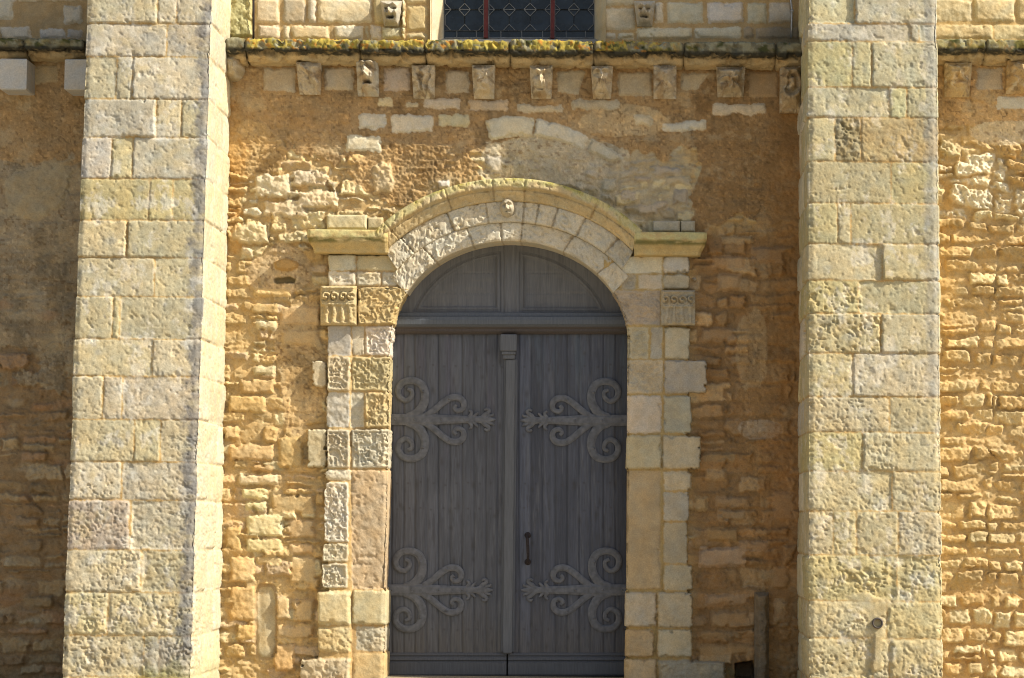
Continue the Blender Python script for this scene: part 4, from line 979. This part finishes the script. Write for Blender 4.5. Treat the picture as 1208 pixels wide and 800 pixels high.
bk = MB(); bk.box(xof(440, -DD), xof(760, -DD), DD + .065, DD + .12, .0, zof(270, -DD), .004); bk.build('light_block_board', WOOD, door, col=(.05, .045, .04))  # unseen board added behind the leaves to stop sky light leaking through
# astragal post between the leaves
mb = MB(); yd = DD
def bxp(x0, x1, y0, y1, t, b=.004): mb.box(xof(x0, -DD, .5 * (y0 + y1)), xof(x1, -DD, .5 * (y0 + y1)), yd - t, yd + .01, zof(y1, -DD), zof(y0, -DD), b)
bxp(591, 610, 395, 415, .075, .006); bxp(592.5, 608.5, 415, 419, .065); bxp(594, 607.5, 419, 424, .055)
post = [(594.5, 607, 424, 770)]
bxp(595.5, 606, 424, 771, .042, .008); bxp(593, 608.5, 424, 769, .018, .003)
mb.build('astragal', WOOD, door, col=(.105, .112, .124))

# iron hinges
YI = DD - .001
def hinge(parent, dx, dy, mirror):
    h = MB()
    def T(p): 
        x = (1199 - p[0]) if mirror else p[0]
        a, b = U(x + dx * (-1 if mirror else 1), p[1] + dy, -DD); return (float(a), float(b))
    px = 1 / 150.
    def rb(pts, w, th=.017, spl=True): h.ribbon([T(p) for p in pts], np.array(w) * px * 1.2, th * 1.05, YI, spl)
    rb([(459, 495), (480, 495), (500, 495), (525, 495), (553, 495)], [11, 11, 12, 9, 7], .02)
    for s in (1, -1):
        f = lambda pts: [(x, 495 - s * (495 - y)) for x, y in pts]
        rb(f([(481, 492), (492, 487), (500, 476), (501.5, 464), (497, 453.5), (487, 449), (476, 451), (470, 459), (471.5, 468), (479, 472.5), (485.5, 468), (486, 461.5), (481, 459)]), [8, 8.5, 8.5, 8, 7.5, 7, 6.5, 6, 5.5, 5, 4.5, 4, 3.5])
        rb(f([(499, 493), (512, 484), (524, 474), (533, 469), (542, 469.5), (547, 475), (546, 482), (540, 484.5), (536, 481), (538.5, 477.5)]), [6, 6.5, 6.5, 6.5, 6.5, 6, 5, 4.5, 4, 3.5])
        rb(f([(553, 493), (556, 489), (556, 486), (553.5, 484)]), [4, 3.5, 3, 2]); rb(f([(557, 494), (561, 489.5), (564, 486.5)]), [3.5, 3, 1.8])
        rb(f([(569, 494), (572, 489.5), (575.5, 487), (577, 484.5), (574.5, 482.5), (571.5, 484)]), [5, 4.5, 4, 3.5, 3, 2.4])
        rb(f([(574, 493), (578, 490.5), (581, 490), (582.5, 488)]), [3.5, 3, 2.6, 1.8])
    rb([(552, 495), (558, 495), (564, 495), (570, 495), (577, 495), (585, 495)], [8, 9, 6, 9, 6, 1.2], .018, False)
    for (x, y) in ((466, 495), (489, 495), (521, 495), (548, 495), (499, 462), (499, 528), (530, 470.5), (530, 519.5)):
        a, b = T((x, y)); h.dome(a, b, 1.7 * px, YI - .015, .010)
    return h.build('hinge_strap', IRON, parent, smooth=False)
hinge(lf, 0, 0, False); hinge(lf, -3, 201, False); hinge(rf, 0, 1, True); hinge(rf, -1, 201, True)
hd = MB()
def dp(px, py, out): a, b = U(px, py, -DD); return (float(a), DD - out, float(b))
hd.tube([dp(622, 633, .01), dp(622, 632, .045), dp(622.6, 637, .06), dp(623.2, 647, .064), dp(623.4, 657, .06), dp(623.2, 663, .045), dp(623.2, 663, .005)], [.010, .012, .012, .013, .012, .011, .009], 10)
for py in (631.5, 663): a, b = U(622.5, py, -DD); hd.dome(float(a), float(b), .026, DD - .002, .012, 14)
hd.build('door_handle', RUST, rf, smooth=True)

# threshold step
st = MB(); st.box(xof(452, -.1), xof(742, -.1), -.06, .5, 0, zof(799, -.1), .01)
tag(st.build('door_step', STONE, col=(.30, .26, .19)), 'low dark stone threshold directly below the grey double door', 'step')

# ------------------------------------------------------------------ leaded window
WY = .30
win = thing('leaded_window', (xof(611), WY, zof(47)), 'dark leaded church window with two red iron bars above the cornice', 'window')
# reveal: splayed stone jambs, sill and arch head
def win_outline(x0, x1, yb, yt, n=24):
    r = .5 * (x1 - x0); cx = .5 * (x0 + x1)
    pts = [(x0, yb)] + [(x0, yb + (yt - yb) * t) for t in np.linspace(.06, 1, 40)]
    pts += [(cx - r * math.cos(a), yt - r * math.sin(a)) for a in np.linspace(0, math.pi, n)[1:]]
    pts += [(x1, yt + (yb - yt) * t) for t in np.linspace(.06, 1, 40)]
    return np.array(pts)
o0 = win_outline(WX0 - 1.5, WX1 + 1.5, 53, WTOP); o1 = win_outline(524, 701, 46.5, WTOP)
rows = []
for t in np.linspace(0, 1, 14):
    q = o0 * (1 - t) + o1 * t; d = .03 - t * (WY + .05 + .03); rows.append(P3(q[:, 0], q[:, 1], d))
P = np.array(rows); kk = int(rng.integers(999)); C = np.ones(P.shape[:2] + (3,)) * np.array((.55, .49, .35)) * (1 + .15 * fbm(P[..., 0] * 9, P[..., 2] * 9, kk))[..., None]
ml = (1 - ss(.01, .03, np.abs(np.mod(P[..., 2], .30) - .15)))[..., None] * .5; C = C * (1 - ml) + np.array((.44, .34, .18)) * ml
sheet('reveal', P, C, parent=win)
sl_ = MB(); V = [tuple(P3(a, b, c)) for a, b, c in ((508, 52.5, .04), (714, 52.5, .04), (702, 45.5, -WY - .02), (523, 45.5, -WY - .02))]; V += [(v[0], v[1], v[2] - .08) for v in V]
sl_.add(V, [(0, 1, 2, 3), (4, 7, 6, 5), (0, 4, 5, 1), (1, 5, 6, 2), (2, 6, 7, 3), (3, 7, 4, 0)]); sl_.build('sill', STONE, win, col=(.36, .36, .34))
gp = o1.copy(); V = P3(gp[:, 0], gp[:, 1], -WY - .02); link_mesh('glass_pane', V, [list(range(len(V)))[::-1]], GLASS, win, smooth=False)
ld = MB(); ys_ = WY + .015
def wp(px, py): a, b = U(px, py, -WY); return (float(a), float(b))
def inside(x, y): return 525 <= x <= 700 and y <= 45.5 and (y > WTOP or math.hypot((x - 612.5) / 87, (y - WTOP) / 87) < 1)
def lead(a, b, w_=1.0):
    if inside(*a) and inside(*b): ld.ribbon([wp(*a), wp(*b)], w_ / 150, .010, ys_, False)
for (p0, p1) in ((525, 571), (576, 650), (654, 700)):
    n = 2 if p1 - p0 < 60 else 3; cw_ = (p1 - p0) / n; ch = 25.0
    y = 36.0
    while y > -250:
        for i in range(n):
            x = p0 + i * cw_; c, r = .30 * cw_, .30 * ch
            A = [(x + c, y), (x + cw_ - c, y), (x + cw_, y - r), (x + cw_, y - ch + r), (x + cw_ - c, y - ch), (x + c, y - ch), (x, y - ch + r), (x, y - r)]
            for a, b in zip(A, A[1:] + A[:1]): lead(a, b, .9)
            if int(-y) % 2 == 0:
                B = [(x + cw_ / 2, y - ch * .28), (x + cw_ * .66, y - ch / 2), (x + cw_ / 2, y - ch * .72), (x + cw_ * .34, y - ch / 2)]
            for a, b in ((A[0], (x, y)), (A[1], (x + cw_, y))): lead(a, b, .9)
        y -= ch
    lead((p0, 36), (p1, 36), 1.0); lead((p0, 44.5), (p1, 44.5), 1.2); lead((p0 + .5, 45), (p0 + .5, -180), 1.2); lead((p1 - .5, 45), (p1 - .5, -180), 1.2)
    for i in range(1, n + 1): lead((p0 + (i - .4) * cw_, 44.5), (p0 + (i - .4) * cw_, 36), .9)
ld.build('lead_lattice', LEAD, win)
for xx in (573.5, 652):
    rb_ = MB(); rb_.box(xof(xx - 2.3, -WY, 20), xof(xx + 2.3, -WY, 20), WY - .03, WY + .012, zof(46, -WY), zof(-262, -WY), .005); rb_.build('iron_bar', REDBAR, win)

# ------------------------------------------------------------------ small things
wr = MB(); wr.tube([tuple(P3(a, b, d)) for a, b, d in ((931, -60, .05), (931.5, -10, .05), (934.5, 12, .05), (933.8, 30, .05), (933.5, 44, .05))], .008, 8); wr.dome(xof(934.5, .05, 13), zof(13, .05, 934), .016, -.05, .015, 10)
tag(wr.build('wire', WIRE, smooth=True), 'thin grey metal wire hanging beside the shaded buttress top', 'wire')
rd = MB(); rd.tube([tuple(P3(a, b, .07)) for a, b in ((298.5, -60), (299, 0), (299, 46))], .009, 8)
tag(rd.build('rod', RUST, smooth=True), 'thin rusty vertical rod on the wall above the cornice by the sunlit buttress', 'rod')

pd = float(depth_at(735)); pc = P3(1035, 735, pd)
pp = thing('pipe_stub', tuple(pc), 'short rusty pipe end sticking out near the foot of the pitted buttress', 'pipe')
mb2 = MB(); n = 20; V = []; 
for (r, y) in ((.040, .05), (.041, -.03), (.037, -.036), (.029, -.036), (.027, -.0), (.0, .01)):
    for k in range(n): a = 2 * math.pi * k / n; V.append((pc[0] + r * math.cos(a), pc[1] + y, pc[2] + r * math.sin(a)))
Fs = [(i * n + k, i * n + (k + 1) % n, (i + 1) * n + (k + 1) % n, (i + 1) * n + k) for i in range(5) for k in range(n)]
mb2.add(V, Fs); mb2.build('pipe', PIPE, pp, smooth=True)
fl = MB(); V = []
for (r, y) in ((.038, -.008), (.055, -.006), (.075, .03)):
    for k in range(n): a = 2 * math.pi * k / n; rr_ = r * (1 + .12 * math.sin(3 * a + 1)); V.append((pc[0] + rr_ * math.cos(a), pc[1] + y, pc[2] + rr_ * math.sin(a)))
fl.add(V, [(i * n + k, i * n + (k + 1) % n, (i + 1) * n + (k + 1) % n, (i + 1) * n + k) for i in range(2) for k in range(n)]); fl.build('mortar_collar', STONE, pp, smooth=True, col=(.40, .335, .21))

o = block('stone_post', 890, 699, 907, 830, .10, lambda u, v, X, Y: .03 * np.sqrt(np.clip(1 - u * u, 0, 1)), (.20, .155, .10), rnd=5, rough=.012, warp=2.5)
tag(o, 'grey rounded stone post standing against the wall in the shaded corner', 'post')
